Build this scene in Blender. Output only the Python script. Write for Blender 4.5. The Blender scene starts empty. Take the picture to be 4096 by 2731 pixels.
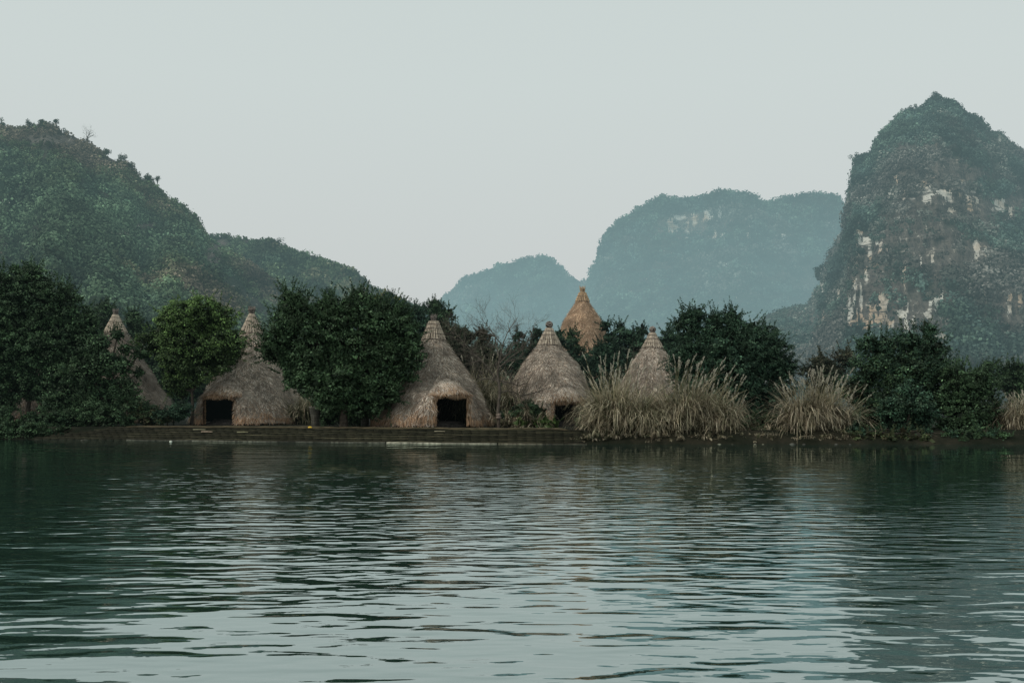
import bpy, math, random
import numpy as np
from mathutils import Vector, Matrix

R = math.radians
C = bpy.context.scene.collection
F = 35.0 / 36.0 * 4096      # focal length measured in photo pixels
CAMH = 2.6                  # eye height above the water
HOR = 1600.0                # photo row of the horizon
GZ = 0.8                    # height of the bank above the water
rng = np.random.default_rng(7)
random.seed(7)

def P(px, py, Y):
    """world point seen at a photo pixel at distance Y"""
    return np.array([(px - 2048.0) / F * Y, Y, CAMH + (HOR - py) / F * Y])

# ------------------------------------------------------------------ noise
def _hash(ix, iy, iz, seed):
    h = (ix.astype(np.int64) * 374761393 + iy.astype(np.int64) * 668265263 +
         iz.astype(np.int64) * 2147483647 + seed * 974634777) & 0xFFFFFFFF
    h = ((h ^ (h >> 13)) * 1274126177) & 0xFFFFFFFF
    h = ((h ^ (h >> 16)) * 2246822519) & 0xFFFFFFFF
    h = h ^ (h >> 15)
    return (h & 0xFFFFFF) / float(0xFFFFFF) * 2 - 1

def vnoise(p, seed=0):
    i = np.floor(p); f = p - i; u = f * f * (3 - 2 * f)
    i = i.astype(np.int64)
    out = 0
    for dx in (0, 1):
        wx = u[..., 0] if dx else 1 - u[..., 0]
        for dy in (0, 1):
            wy = u[..., 1] if dy else 1 - u[..., 1]
            for dz in (0, 1):
                wz = u[..., 2] if dz else 1 - u[..., 2]
                out = out + wx * wy * wz * _hash(i[..., 0] + dx, i[..., 1] + dy, i[..., 2] + dz, seed)
    return out

def fbm(p, octaves=4, seed=0, gain=0.5):
    a = 1.0; s = 0; t = 0
    q = np.array(p, dtype=float)
    for k in range(octaves):
        s = s + a * vnoise(q, seed + k * 17); t += a
        a *= gain; q = q * 2.03 + 13.7
    return s / t

# ------------------------------------------------------------------ mesh helpers
class MB:
    """collects quads with one colour per face, builds one mesh object"""
    def __init__(self):
        self.v = []; self.f = []; self.c = []; self.n = 0
    def add(self, verts, quads, cols):
        verts = np.asarray(verts, dtype=np.float32).reshape(-1, 3)
        quads = np.asarray(quads, dtype=np.int64).reshape(-1, 4)
        cols = np.asarray(cols, dtype=np.float32)
        if cols.ndim == 1: cols = np.tile(cols, (len(quads), 1))
        self.v.append(verts); self.f.append(quads + self.n); self.c.append(cols); self.n += len(verts)
    def add_quads(self, q, cols):
        q = np.asarray(q); n = len(q)
        self.add(q.reshape(-1, 3), np.arange(n * 4).reshape(n, 4), cols)
    def build(self, name, mat, parent=None, smooth=False, origin=None):
        v = np.concatenate(self.v); f = np.concatenate(self.f); c = np.concatenate(self.c)
        if origin is not None: v = v - np.asarray(origin, dtype=np.float32)
        me = bpy.data.meshes.new(name)
        me.vertices.add(len(v)); me.vertices.foreach_set('co', v.astype(np.float32).ravel())
        me.loops.add(len(f) * 4); me.loops.foreach_set('vertex_index', f.ravel().astype(np.int32))
        me.polygons.add(len(f))
        me.polygons.foreach_set('loop_start', (np.arange(len(f)) * 4).astype(np.int32))
        me.polygons.foreach_set('loop_total', np.full(len(f), 4, dtype=np.int32))
        me.update(calc_edges=True)
        me.validate()
        n = len(me.polygons)
        if n == len(c):
            at = me.attributes.new('tint', 'FLOAT_COLOR', 'FACE')
            at.data.foreach_set('color', np.concatenate([c[:, :3], np.ones((n, 1))], 1).astype(np.float32).ravel())
        if smooth: me.polygons.foreach_set('use_smooth', np.ones(n, dtype=bool))
        me.materials.append(mat)
        o = bpy.data.objects.new(name, me); C.objects.link(o)
        if parent is not None: o.parent = parent
        if origin is not None and parent is None: o.location = origin
        return o

def tube(mb, pts, radii, sides=6, col=(.5, .5, .5), cap=False):
    pts = np.asarray(pts, dtype=float); n = len(pts)
    tg = np.gradient(pts, axis=0); tg /= np.linalg.norm(tg, axis=1)[:, None] + 1e-9
    up = np.array([0, 0, 1.0]) if abs(tg[0][2]) < .9 else np.array([1.0, 0, 0])
    a = np.linspace(0, 2 * np.pi, sides, endpoint=False)
    vs = []
    for i in range(n):
        s = np.cross(tg[i], up); s /= np.linalg.norm(s) + 1e-9
        t = np.cross(s, tg[i])
        vs.append(pts[i] + radii[i] * (np.cos(a)[:, None] * s + np.sin(a)[:, None] * t))
    vs = np.concatenate(vs)
    q = []
    for i in range(n - 1):
        for k in range(sides):
            q.append((i * sides + k, i * sides + (k + 1) % sides, (i + 1) * sides + (k + 1) % sides, (i + 1) * sides + k))
    mb.add(vs, q, np.array(col))

def box(mb, x0, x1, y0, y1, z0, z1, col=(.5, .5, .5)):
    v = [(x, y, z) for x in (x0, x1) for y in (y0, y1) for z in (z0, z1)]
    q = [(0, 1, 3, 2), (4, 6, 7, 5), (0, 4, 5, 1), (2, 3, 7, 6), (0, 2, 6, 4), (1, 5, 7, 3)]
    mb.add(v, q, np.array(col))

def lathe(mb, prof, sides=20, col=(.5, .5, .5), center=(0, 0, 0), wob=0.0):
    prof = np.asarray(prof, dtype=float); n = len(prof)
    a = np.linspace(0, 2 * np.pi, sides, endpoint=False)
    r = prof[:, 0][:, None] * (1 + wob * rng.normal(size=(n, sides)))
    v = np.stack([r * np.cos(a), r * np.sin(a), np.repeat(prof[:, 1][:, None], sides, 1)], -1).reshape(-1, 3) + np.asarray(center)
    q = [(i * sides + k, i * sides + (k + 1) % sides, (i + 1) * sides + (k + 1) % sides, (i + 1) * sides + k)
         for i in range(n - 1) for k in range(sides)]
    mb.add(v, q, np.array(col))

def norm(v): return v / (np.linalg.norm(v, axis=-1, keepdims=True) + 1e-9)

def thing(name, label, cat, loc=(0, 0, 0), rz=0, group=None):
    o = bpy.data.objects.new(name, None); C.objects.link(o)
    o.location = loc; o.rotation_euler = (0, 0, rz)
    return tag(o, label, cat, group)

def tag(o, label=None, cat=None, group=None, kind=None):
    if label: o['label'] = label
    if cat: o['category'] = cat
    if group: o['group'] = group
    if kind: o['kind'] = kind
    return o

# ------------------------------------------------------------------ materials
HAZE = (0.29, 0.445, 0.465)
def new_mat(name):
    m = bpy.data.materials.new(name); m.use_nodes = True
    nt = m.node_tree; nt.nodes.clear()
    return m, nt

def N(nt, typ, **kw):
    n = nt.nodes.new(typ)
    for k, v in kw.items():
        if k == 'i':
            for kk, vv in v.items(): n.inputs[kk].default_value = vv
        else: setattr(n, k, v)
    return n

def math_node(nt, op, a, b=None, clamp=False):
    n = nt.nodes.new('ShaderNodeMath'); n.operation = op; n.use_clamp = clamp
    for i, x in enumerate((a, b)):
        if x is None: continue
        if isinstance(x, (int, float)): n.inputs[i].default_value = x
        else: nt.links.new(x, n.inputs[i])
    return n.outputs[0]

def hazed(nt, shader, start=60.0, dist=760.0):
    """aerial perspective: haze painted onto the surface as glow, growing with world distance from the lake"""
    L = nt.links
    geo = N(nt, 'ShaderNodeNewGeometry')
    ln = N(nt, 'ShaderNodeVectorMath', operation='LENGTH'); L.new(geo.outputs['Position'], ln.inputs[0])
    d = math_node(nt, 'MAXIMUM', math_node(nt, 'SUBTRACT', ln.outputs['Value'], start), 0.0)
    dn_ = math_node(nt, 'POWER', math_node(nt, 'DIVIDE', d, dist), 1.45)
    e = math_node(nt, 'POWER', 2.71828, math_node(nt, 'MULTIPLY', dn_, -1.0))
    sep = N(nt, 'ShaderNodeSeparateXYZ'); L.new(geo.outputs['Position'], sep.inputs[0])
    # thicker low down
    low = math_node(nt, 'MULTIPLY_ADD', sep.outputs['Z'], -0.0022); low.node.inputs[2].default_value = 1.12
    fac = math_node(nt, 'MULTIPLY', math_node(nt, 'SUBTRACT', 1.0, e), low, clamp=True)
    em = N(nt, 'ShaderNodeEmission', i={'Color': (*HAZE, 1), 'Strength': 1.0})  # surface glow standing in for light scattered by the haze
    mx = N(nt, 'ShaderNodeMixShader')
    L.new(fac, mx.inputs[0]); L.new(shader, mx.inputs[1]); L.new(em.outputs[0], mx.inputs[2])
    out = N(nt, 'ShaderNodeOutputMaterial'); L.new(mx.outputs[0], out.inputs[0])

def coords(nt, scale=(1, 1, 1)):
    g = N(nt, 'ShaderNodeNewGeometry')
    m = N(nt, 'ShaderNodeMapping'); m.inputs['Scale'].default_value = scale
    nt.links.new(g.outputs['Position'], m.inputs['Vector'])
    return m.outputs['Vector']

def tint_mat(name, gain=(1, 1, 1), rough=.7, spec=.25, nscale=1.5, namt=.5, translucent=0.0):
    m, nt = new_mat(name); L = nt.links
    a = N(nt, 'ShaderNodeAttribute', attribute_name='tint')
    g = N(nt, 'ShaderNodeMix', data_type='RGBA', blend_type='MULTIPLY'); g.inputs[0].default_value = 1
    L.new(a.outputs['Color'], g.inputs[6]); g.inputs[7].default_value = (*gain, 1)
    no = N(nt, 'ShaderNodeTexNoise', i={'Scale': nscale, 'Detail': 3.0}); L.new(coords(nt), no.inputs['Vector'])
    mr = N(nt, 'ShaderNodeMapRange', i={'From Min': .3, 'From Max': .7, 'To Min': 1 - namt, 'To Max': 1 + namt}); L.new(no.outputs[0], mr.inputs[0])
    g2 = N(nt, 'ShaderNodeVectorMath', operation='SCALE'); L.new(g.outputs[2], g2.inputs[0]); L.new(mr.outputs[0], g2.inputs['Scale'])
    b = N(nt, 'ShaderNodeBsdfPrincipled', i={'Roughness': rough, 'Specular IOR Level': spec}); L.new(g2.outputs[0], b.inputs['Base Color'])
    sh = b.outputs[0]
    if translucent:
        t = N(nt, 'ShaderNodeBsdfTranslucent'); L.new(g2.outputs[0], t.inputs[0])
        mx = N(nt, 'ShaderNodeMixShader', i={0: translucent}); L.new(sh, mx.inputs[1]); L.new(t.outputs[0], mx.inputs[2]); sh = mx.outputs[0]
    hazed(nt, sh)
    return m

M_leaf = tint_mat('leaf_green', gain=(.98, 1.08, .92), rough=.6, spec=.16, namt=.5, nscale=.9)
M_bark = tint_mat('bark', rough=.9, spec=.1, nscale=6)
M_thatch = tint_mat('thatch', rough=.95, spec=.05, nscale=1.3, namt=.28)
M_bamboo = tint_mat('weathered_bamboo', rough=.8, spec=.15, nscale=5, namt=.3)
M_reed = tint_mat('reed', rough=.7, spec=.2, nscale=1.5, namt=.35, translucent=.2)
M_stone = tint_mat('wet_stone', rough=.8, spec=.2, nscale=5, namt=.6)
M_shrub = tint_mat('hillside_leaf', rough=.8, spec=.1, nscale=.05, namt=.35)
M_misc = tint_mat('painted_surface', rough=.6, spec=.3, nscale=8, namt=.15)

def ground_mat():
    m, nt = new_mat('earth_bank'); L = nt.links
    n1 = N(nt, 'ShaderNodeTexNoise', i={'Scale': .5, 'Detail': 8.0, 'Roughness': .65}); L.new(coords(nt), n1.inputs['Vector'])
    cr = N(nt, 'ShaderNodeValToRGB'); e = cr.color_ramp.elements
    e[0].position = .35; e[0].color = (.008, .011, .006, 1); e[1].position = .72; e[1].color = (.042, .035, .024, 1)
    x = cr.color_ramp.elements.new(.5); x.color = (.016, .017, .011, 1)
    L.new(n1.outputs[0], cr.inputs[0])
    b = N(nt, 'ShaderNodeBsdfPrincipled', i={'Roughness': .95, 'Specular IOR Level': .1}); L.new(cr.outputs[0], b.inputs['Base Color'])
    n2 = N(nt, 'ShaderNodeTexNoise', i={'Scale': 4.0, 'Detail': 6.0}); L.new(coords(nt), n2.inputs['Vector'])
    bp = N(nt, 'ShaderNodeBump', i={'Strength': .6, 'Distance': .1}); L.new(n2.outputs[0], bp.inputs['Height']); L.new(bp.outputs[0], b.inputs['Normal'])
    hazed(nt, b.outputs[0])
    return m
M_ground = ground_mat()

def step_mat():
    m, nt = new_mat('mossy_stone_step'); L = nt.links
    a = N(nt, 'ShaderNodeAttribute', attribute_name='tint')
    n1 = N(nt, 'ShaderNodeTexNoise', i={'Scale': 1.0, 'Detail': 9.0, 'Roughness': .75}); L.new(coords(nt, (1.1, 1.1, 24)), n1.inputs['Vector'])
    cr = N(nt, 'ShaderNodeValToRGB'); e = cr.color_ramp.elements
    e[0].position = .38; e[0].color = (.25, .3, .22, 1); e[1].position = .72; e[1].color = (2.6, 2.4, 2.0, 1)
    x = e.new(.55); x.color = (.8, .8, .65, 1)
    L.new(n1.outputs[0], cr.inputs[0])
    g = N(nt, 'ShaderNodeMix', data_type='RGBA', blend_type='MULTIPLY'); g.inputs[0].default_value = 1
    L.new(a.outputs['Color'], g.inputs[6]); L.new(cr.outputs[0], g.inputs[7])
    b = N(nt, 'ShaderNodeBsdfPrincipled', i={'Roughness': .85, 'Specular IOR Level': .2}); L.new(g.outputs[2], b.inputs['Base Color'])
    bp = N(nt, 'ShaderNodeBump', i={'Strength': .8, 'Distance': .05}); L.new(n1.outputs[0], bp.inputs['Height']); L.new(bp.outputs[0], b.inputs['Normal'])
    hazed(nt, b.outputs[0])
    return m
M_step = step_mat()

def hill_mat(name, green=(.018, .034, .022), brown=(.055, .050, .042), pale=(.60, .57, .50), orange=(.50, .37, .26), nscale=.03):
    """slope skin: undergrowth and grey rock; the 'bare' attribute uncovers pale limestone with dark strata and drip stains"""
    m, nt = new_mat(name); L = nt.links
    n1 = N(nt, 'ShaderNodeTexNoise', i={'Scale': nscale, 'Detail': 9.0, 'Roughness': .68}); L.new(coords(nt), n1.inputs['Vector'])
    cr = N(nt, 'ShaderNodeValToRGB'); e = cr.color_ramp.elements
    e[0].position = .42; e[0].color = (*green, 1); e[1].position = .6; e[1].color = (*brown, 1)
    L.new(n1.outputs[0], cr.inputs[0])
    # rock: vertical drip stains + horizontal strata
    drip = N(nt, 'ShaderNodeTexNoise', i={'Scale': 1.0, 'Detail': 7.0, 'Roughness': .72}); L.new(coords(nt, (1.05, .3, .085)), drip.inputs['Vector'])
    strata = N(nt, 'ShaderNodeTexNoise', i={'Scale': 1.0, 'Detail': 5.0, 'Roughness': .7}); L.new(coords(nt, (.06, .06, .9)), strata.inputs['Vector'])
    hue = N(nt, 'ShaderNodeTexNoise', i={'Scale': .06, 'Detail': 2.0}); L.new(coords(nt), hue.inputs['Vector'])
    hr = N(nt, 'ShaderNodeMapRange', i={'From Min': .42, 'From Max': .62}); L.new(hue.outputs[0], hr.inputs[0])
    pc = N(nt, 'ShaderNodeMix', data_type='RGBA'); L.new(hr.outputs[0], pc.inputs[0]); pc.inputs[6].default_value = (*pale, 1); pc.inputs[7].default_value = (*orange, 1)
    grey = (.085, .082, .078)
    def ramp(src, a, b):
        r = N(nt, 'ShaderNodeMapRange', i={'From Min': a, 'From Max': b}); L.new(src, r.inputs[0]); return r.outputs[0]
    a = N(nt, 'ShaderNodeAttribute', attribute_name='bare')
    s = N(nt, 'ShaderNodeSeparateColor'); L.new(a.outputs['Color'], s.inputs[0])
    dr = math_node(nt, 'ADD', s.outputs[0], math_node(nt, 'MULTIPLY', math_node(nt, 'SUBTRACT', drip.outputs[0], .5), 4.2))
    mk = ramp(dr, .52, .62)
    st = math_node(nt, 'MULTIPLY', mk, ramp(strata.outputs[0], .41, .46))
    rock = N(nt, 'ShaderNodeMix', data_type='RGBA'); L.new(ramp(drip.outputs[0], .3, .75), rock.inputs[0]); rock.inputs[6].default_value = (.030, .031, .032, 1); rock.inputs[7].default_value = (.21, .18, .15, 1)
    m1 = N(nt, 'ShaderNodeMix', data_type='RGBA'); L.new(s.outputs[1], m1.inputs[0]); L.new(cr.outputs[0], m1.inputs[6]); L.new(rock.outputs[2], m1.inputs[7])
    fine = N(nt, 'ShaderNodeTexNoise', i={'Scale': 1.0, 'Detail': 4.0, 'Roughness': .6}); L.new(coords(nt, (.38, .12, .055)), fine.inputs['Vector'])
    extra = math_node(nt, 'MULTIPLY', math_node(nt, 'MULTIPLY', s.outputs[1], ramp(fine.outputs[0], .60, .66)), ramp(strata.outputs[0], .44, .5))
    st = math_node(nt, 'MAXIMUM', st, math_node(nt, 'MULTIPLY', extra, .75))
    m2 = N(nt, 'ShaderNodeMix', data_type='RGBA'); L.new(st, m2.inputs[0]); L.new(m1.outputs[2], m2.inputs[6]); L.new(pc.outputs[2], m2.inputs[7])
    b = N(nt, 'ShaderNodeBsdfPrincipled', i={'Roughness': .95, 'Specular IOR Level': .05}); L.new(m2.outputs[2], b.inputs['Base Color'])
    n2 = N(nt, 'ShaderNodeTexNoise', i={'Scale': nscale * 14, 'Detail': 5.0}); L.new(coords(nt), n2.inputs['Vector'])
    hsum = math_node(nt, 'ADD', n2.outputs[0], math_node(nt, 'MULTIPLY', strata.outputs[0], s.outputs[1]))
    bp = N(nt, 'ShaderNodeBump', i={'Strength': .9, 'Distance': 1.2}); L.new(hsum, bp.inputs['Height']); L.new(bp.outputs[0], b.inputs['Normal'])
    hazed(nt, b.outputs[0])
    return m

def water_mat():
    m, nt = new_mat('lake_water'); L = nt.links
    def wave(scale, rot, seed, detail=2.0, rough=.5, dist=0.0):
        g = N(nt, 'ShaderNodeNewGeometry')
        mp = N(nt, 'ShaderNodeMapping'); mp.inputs['Scale'].default_value = scale; mp.inputs['Rotation'].default_value = (0, 0, R(rot)); mp.inputs['Location'].default_value = (seed, seed * 1.7, 0)
        L.new(g.outputs['Position'], mp.inputs['Vector'])
        n = N(nt, 'ShaderNodeTexNoise', noise_dimensions='2D', i={'Scale': 1.0, 'Detail': detail, 'Roughness': rough, 'Distortion': dist}); L.new(mp.outputs[0], n.inputs['Vector'])
        return n.outputs[0]
    geo = N(nt, 'ShaderNodeNewGeometry'); sep = N(nt, 'ShaderNodeSeparateXYZ'); L.new(geo.outputs['Position'], sep.inputs[0])
    swell = wave((.22, .80, 1), 9, 3.1, 1.0, .4, .3)
    mid = wave((1.2, 3.0, 1), -4, 11.3, 1.0, .45, .2)
    rip = wave((2.6, 6.5, 1), 3, 5.2, 2.0, .5)
    patch = wave((.035, .06, 1), 0, 23.0, 2.0, .5)
    pr0 = N(nt, 'ShaderNodeMapRange', i={'From Min': .38, 'From Max': .62, 'To Min': .7, 'To Max': 1.3}); L.new(patch, pr0.inputs[0])
    cx_ = math_node(nt, 'ABSOLUTE', math_node(nt, 'ADD', sep.outputs['X'], math_node(nt, 'MULTIPLY', sep.outputs['Y'], .04)))
    wide = math_node(nt, 'DIVIDE', cx_, math_node(nt, 'ADD', math_node(nt, 'MULTIPLY', sep.outputs['Y'], .25), 3.0))
    wr = N(nt, 'ShaderNodeMapRange', interpolation_type='SMOOTHSTEP', i={'From Min': .45, 'From Max': 1.8, 'To Min': 1.0, 'To Max': .24}); L.new(wide, wr.inputs[0])
    ny_ = N(nt, 'ShaderNodeMapRange', interpolation_type='SMOOTHSTEP', i={'From Min': 10.0, 'From Max': 24.0, 'To Min': .55, 'To Max': 1.0}); L.new(sep.outputs['Y'], ny_.inputs[0])
    class _p: pass
    pr = _p(); fy_ = N(nt, 'ShaderNodeMapRange', interpolation_type='SMOOTHSTEP', i={'From Min': 26.0, 'From Max': 50.0, 'To Min': 1.0, 'To Max': .22}); L.new(sep.outputs['Y'], fy_.inputs[0])
    pr.outputs = [math_node(nt, 'MULTIPLY', math_node(nt, 'MULTIPLY', math_node(nt, 'MULTIPLY', pr0.outputs[0], wr.outputs[0]), ny_.outputs[0]), fy_.outputs[0])]
    near = N(nt, 'ShaderNodeMapRange', i={'From Min': 9.0, 'From Max': 20.0, 'To Min': .95, 'To Max': .40}); L.new(sep.outputs['Y'], near.inputs[0])
    lf = N(nt, 'ShaderNodeMapRange', i={'From Min': -6.0, 'From Max': 3.0, 'To Min': 1.9, 'To Max': .8}); L.new(sep.outputs['X'], lf.inputs[0])
    h = math_node(nt, 'MULTIPLY', math_node(nt, 'MULTIPLY', math_node(nt, 'MULTIPLY', swell, W_SWELL), near.outputs[0]), lf.outputs[0])
    h = math_node(nt, 'ADD', h, math_node(nt, 'MULTIPLY', math_node(nt, 'MULTIPLY', mid, W_MID), pr.outputs[0]))
    h = math_node(nt, 'ADD', h, math_node(nt, 'MULTIPLY', math_node(nt, 'MULTIPLY', rip, W_RIP), pr.outputs[0]))
    bp = N(nt, 'ShaderNodeBump', i={'Strength': 1.0, 'Distance': 1.0}); L.new(h, bp.inputs['Height'])
    gl = N(nt, 'ShaderNodeBsdfGlossy', i={'Roughness': .012, 'Color': (.84, .925, .905, 1)}); L.new(bp.outputs[0], gl.inputs['Normal'])
    df = N(nt, 'ShaderNodeBsdfDiffuse', i={'Color': (.020, .048, .042, 1)})
    fr = N(nt, 'ShaderNodeFresnel', i={'IOR': 1.33}); L.new(bp.outputs[0], fr.inputs['Normal'])
    fc = math_node(nt, 'POWER', fr.outputs[0], .34, clamp=True)
    mx = N(nt, 'ShaderNodeMixShader'); L.new(fc, mx.inputs[0]); L.new(df.outputs[0], mx.inputs[1]); L.new(gl.outputs[0], mx.inputs[2])
    out = N(nt, 'ShaderNodeOutputMaterial'); L.new(mx.outputs[0], out.inputs[0])
    return m
W_SWELL, W_MID, W_RIP = .052, .040, .0042
M_water = water_mat()

# ------------------------------------------------------------------ shore, water, ground
def shoreY(x):
    return np.interp(x, [-60, -40, -28, -1, 2, 12, 60], [67.2, 66.5, 65.4, 59.0, 58.7, 58.4, 58.6])

xs = np.concatenate([np.linspace(-1500, -70, 12), np.linspace(-64, 64, 257), np.linspace(70, 1500, 12)])
ss = np.concatenate([np.linspace(-6, 0, 7), np.linspace(.25, 6, 24), np.linspace(7, 60, 54), np.array([75, 100, 140, 200, 300, 500, 900, 1500, 3000.])])
X, S = np.meshgrid(xs, ss)
Yg = shoreY(X) + S
Z = np.interp(S, [-6, 0, 1.55, 3000], [-2.2, -.12, GZ - .03, GZ - .03])
pn = np.stack([X * .7, Yg * .7, X * 0], -1)
rough_bank = np.where(X > 4.5, 1.0, 0.25) * np.interp(S, [-1, .5, 3], [0, 1, .6])
Z = Z + fbm(pn, 4, 3) * .16 * rough_bank + np.where((S > 30), fbm(pn * .04, 3, 5) * .5, 0)
mb = MB(); ny, nx = X.shape
idx = np.arange(ny * nx).reshape(ny, nx)
q = np.stack([idx[:-1, :-1], idx[:-1, 1:], idx[1:, 1:], idx[1:, :-1]], -1).reshape(-1, 4)
mb.add(np.stack([X, Yg, Z], -1).reshape(-1, 3), q, (.05, .05, .04))
tag(mb.build('ground', M_ground, smooth=True), kind='structure')

mb = MB()
mb.add([(-1500, -300, 0), (1500, -300, 0), (1500, 75, 0), (-1500, 75, 0)], [(0, 1, 2, 3)], (0, 0, 0))
tag(mb.build('water', M_water), kind='structure')

# stone steps down to the water ------------------------------------------------
root = thing('stone_steps', 'long flight of dark mossy stone steps along the water in front of the huts', 'steps', (-14, 62.3, 0))
NS = 6; rise = GZ / NS; run = .27
def course(s0, s1, z0, z1, x0, x1, jit, col, name, lightcol=None, seg=.55):
    mb = MB(); n = int((x1 - x0) / seg)
    ex = np.linspace(x0, x1, n + 1)
    for i in range(n):
        a, b = ex[i], ex[i + 1]
        pa = np.array([[a * .9, z1 * 9, 0], [b * .9, z1 * 9, 0]]); o1 = fbm(pa, 3, 8) * jit * 2.2; o2 = fbm(pa + 40, 3, 18) * jit * 1.3
        ya, yb = shoreY(a) + s0 + o1[0], shoreY(b) + s0 + o1[1]
        yc, yd = shoreY(b) + s1 + .05, shoreY(a) + s1 + .05; zt = z1 + o2[1]; za = z1 + o2[0]
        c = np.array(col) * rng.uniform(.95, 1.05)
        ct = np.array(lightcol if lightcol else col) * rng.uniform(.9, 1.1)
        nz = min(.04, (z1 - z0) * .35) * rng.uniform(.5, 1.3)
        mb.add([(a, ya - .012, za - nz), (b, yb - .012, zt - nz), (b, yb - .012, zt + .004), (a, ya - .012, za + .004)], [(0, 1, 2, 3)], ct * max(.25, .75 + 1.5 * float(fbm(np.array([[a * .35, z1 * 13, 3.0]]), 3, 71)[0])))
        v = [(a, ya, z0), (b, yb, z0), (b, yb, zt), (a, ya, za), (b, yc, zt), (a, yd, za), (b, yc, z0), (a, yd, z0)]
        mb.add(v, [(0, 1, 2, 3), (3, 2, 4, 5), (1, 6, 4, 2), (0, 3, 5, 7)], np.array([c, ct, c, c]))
    return mb.build(name, M_stone if 'slab' in name else M_step, root, origin=(-14, 62.3, 0))
for k in range(NS):
    xa = -31.5 + k * .9
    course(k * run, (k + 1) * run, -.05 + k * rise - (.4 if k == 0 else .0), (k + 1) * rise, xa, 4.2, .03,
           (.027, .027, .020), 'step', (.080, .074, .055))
# the broad landing above the flight
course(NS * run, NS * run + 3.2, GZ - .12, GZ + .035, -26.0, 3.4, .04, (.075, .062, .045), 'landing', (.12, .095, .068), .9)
lo = course(-.34, .02, -.3, .055, -7.6, -.9, .012, (.27, .255, .20), 'waterline_slab', (.34, .32, .25), 1.6)
lo['label'] = 'pale concrete slab at the waterline'
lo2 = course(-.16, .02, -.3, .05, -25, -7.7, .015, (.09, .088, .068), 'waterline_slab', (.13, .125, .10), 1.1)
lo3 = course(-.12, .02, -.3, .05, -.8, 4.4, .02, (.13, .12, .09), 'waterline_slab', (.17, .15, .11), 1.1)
# ------------------------------------------------------------------ huts
def straws(mb, pos, dirs, side, length, width, col, nrm, lift=.06):
    n = len(pos)
    tip = pos + dirs * length[:, None] + nrm * lift
    a = pos - side * width[:, None] * .5; b = pos + side * width[:, None] * .5
    c = tip + side * width[:, None] * .25; d = tip - side * width[:, None] * .25
    mb.add_quads(np.stack([a, b, c, d], 1), col)

def pick_cols(n, palette, w, jit=.25):
    p = np.array(palette); k = rng.choice(len(p), n, p=np.array(w) / np.sum(w))
    return p[k] * (1 + rng.uniform(-jit, jit, (n, 1)))

PAL_GREY = ([(.49, .415, .34), (.66, .585, .50), (.29, .235, .19), (.43, .32, .245), (.11, .085, .065)], [4, 2.3, 2.5, 2.0, 1.6])
PAL_GOLD = ([(.50, .335, .215), (.62, .455, .32), (.36, .225, .145), (.22, .135, .085)], [4, 3, 2.4, 1.2])
PAL_HEM = ([(.42, .265, .165), (.32, .20, .125), (.54, .39, .27), (.13, .085, .05)], [3, 2.5, 1.6, 1.5])

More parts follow.
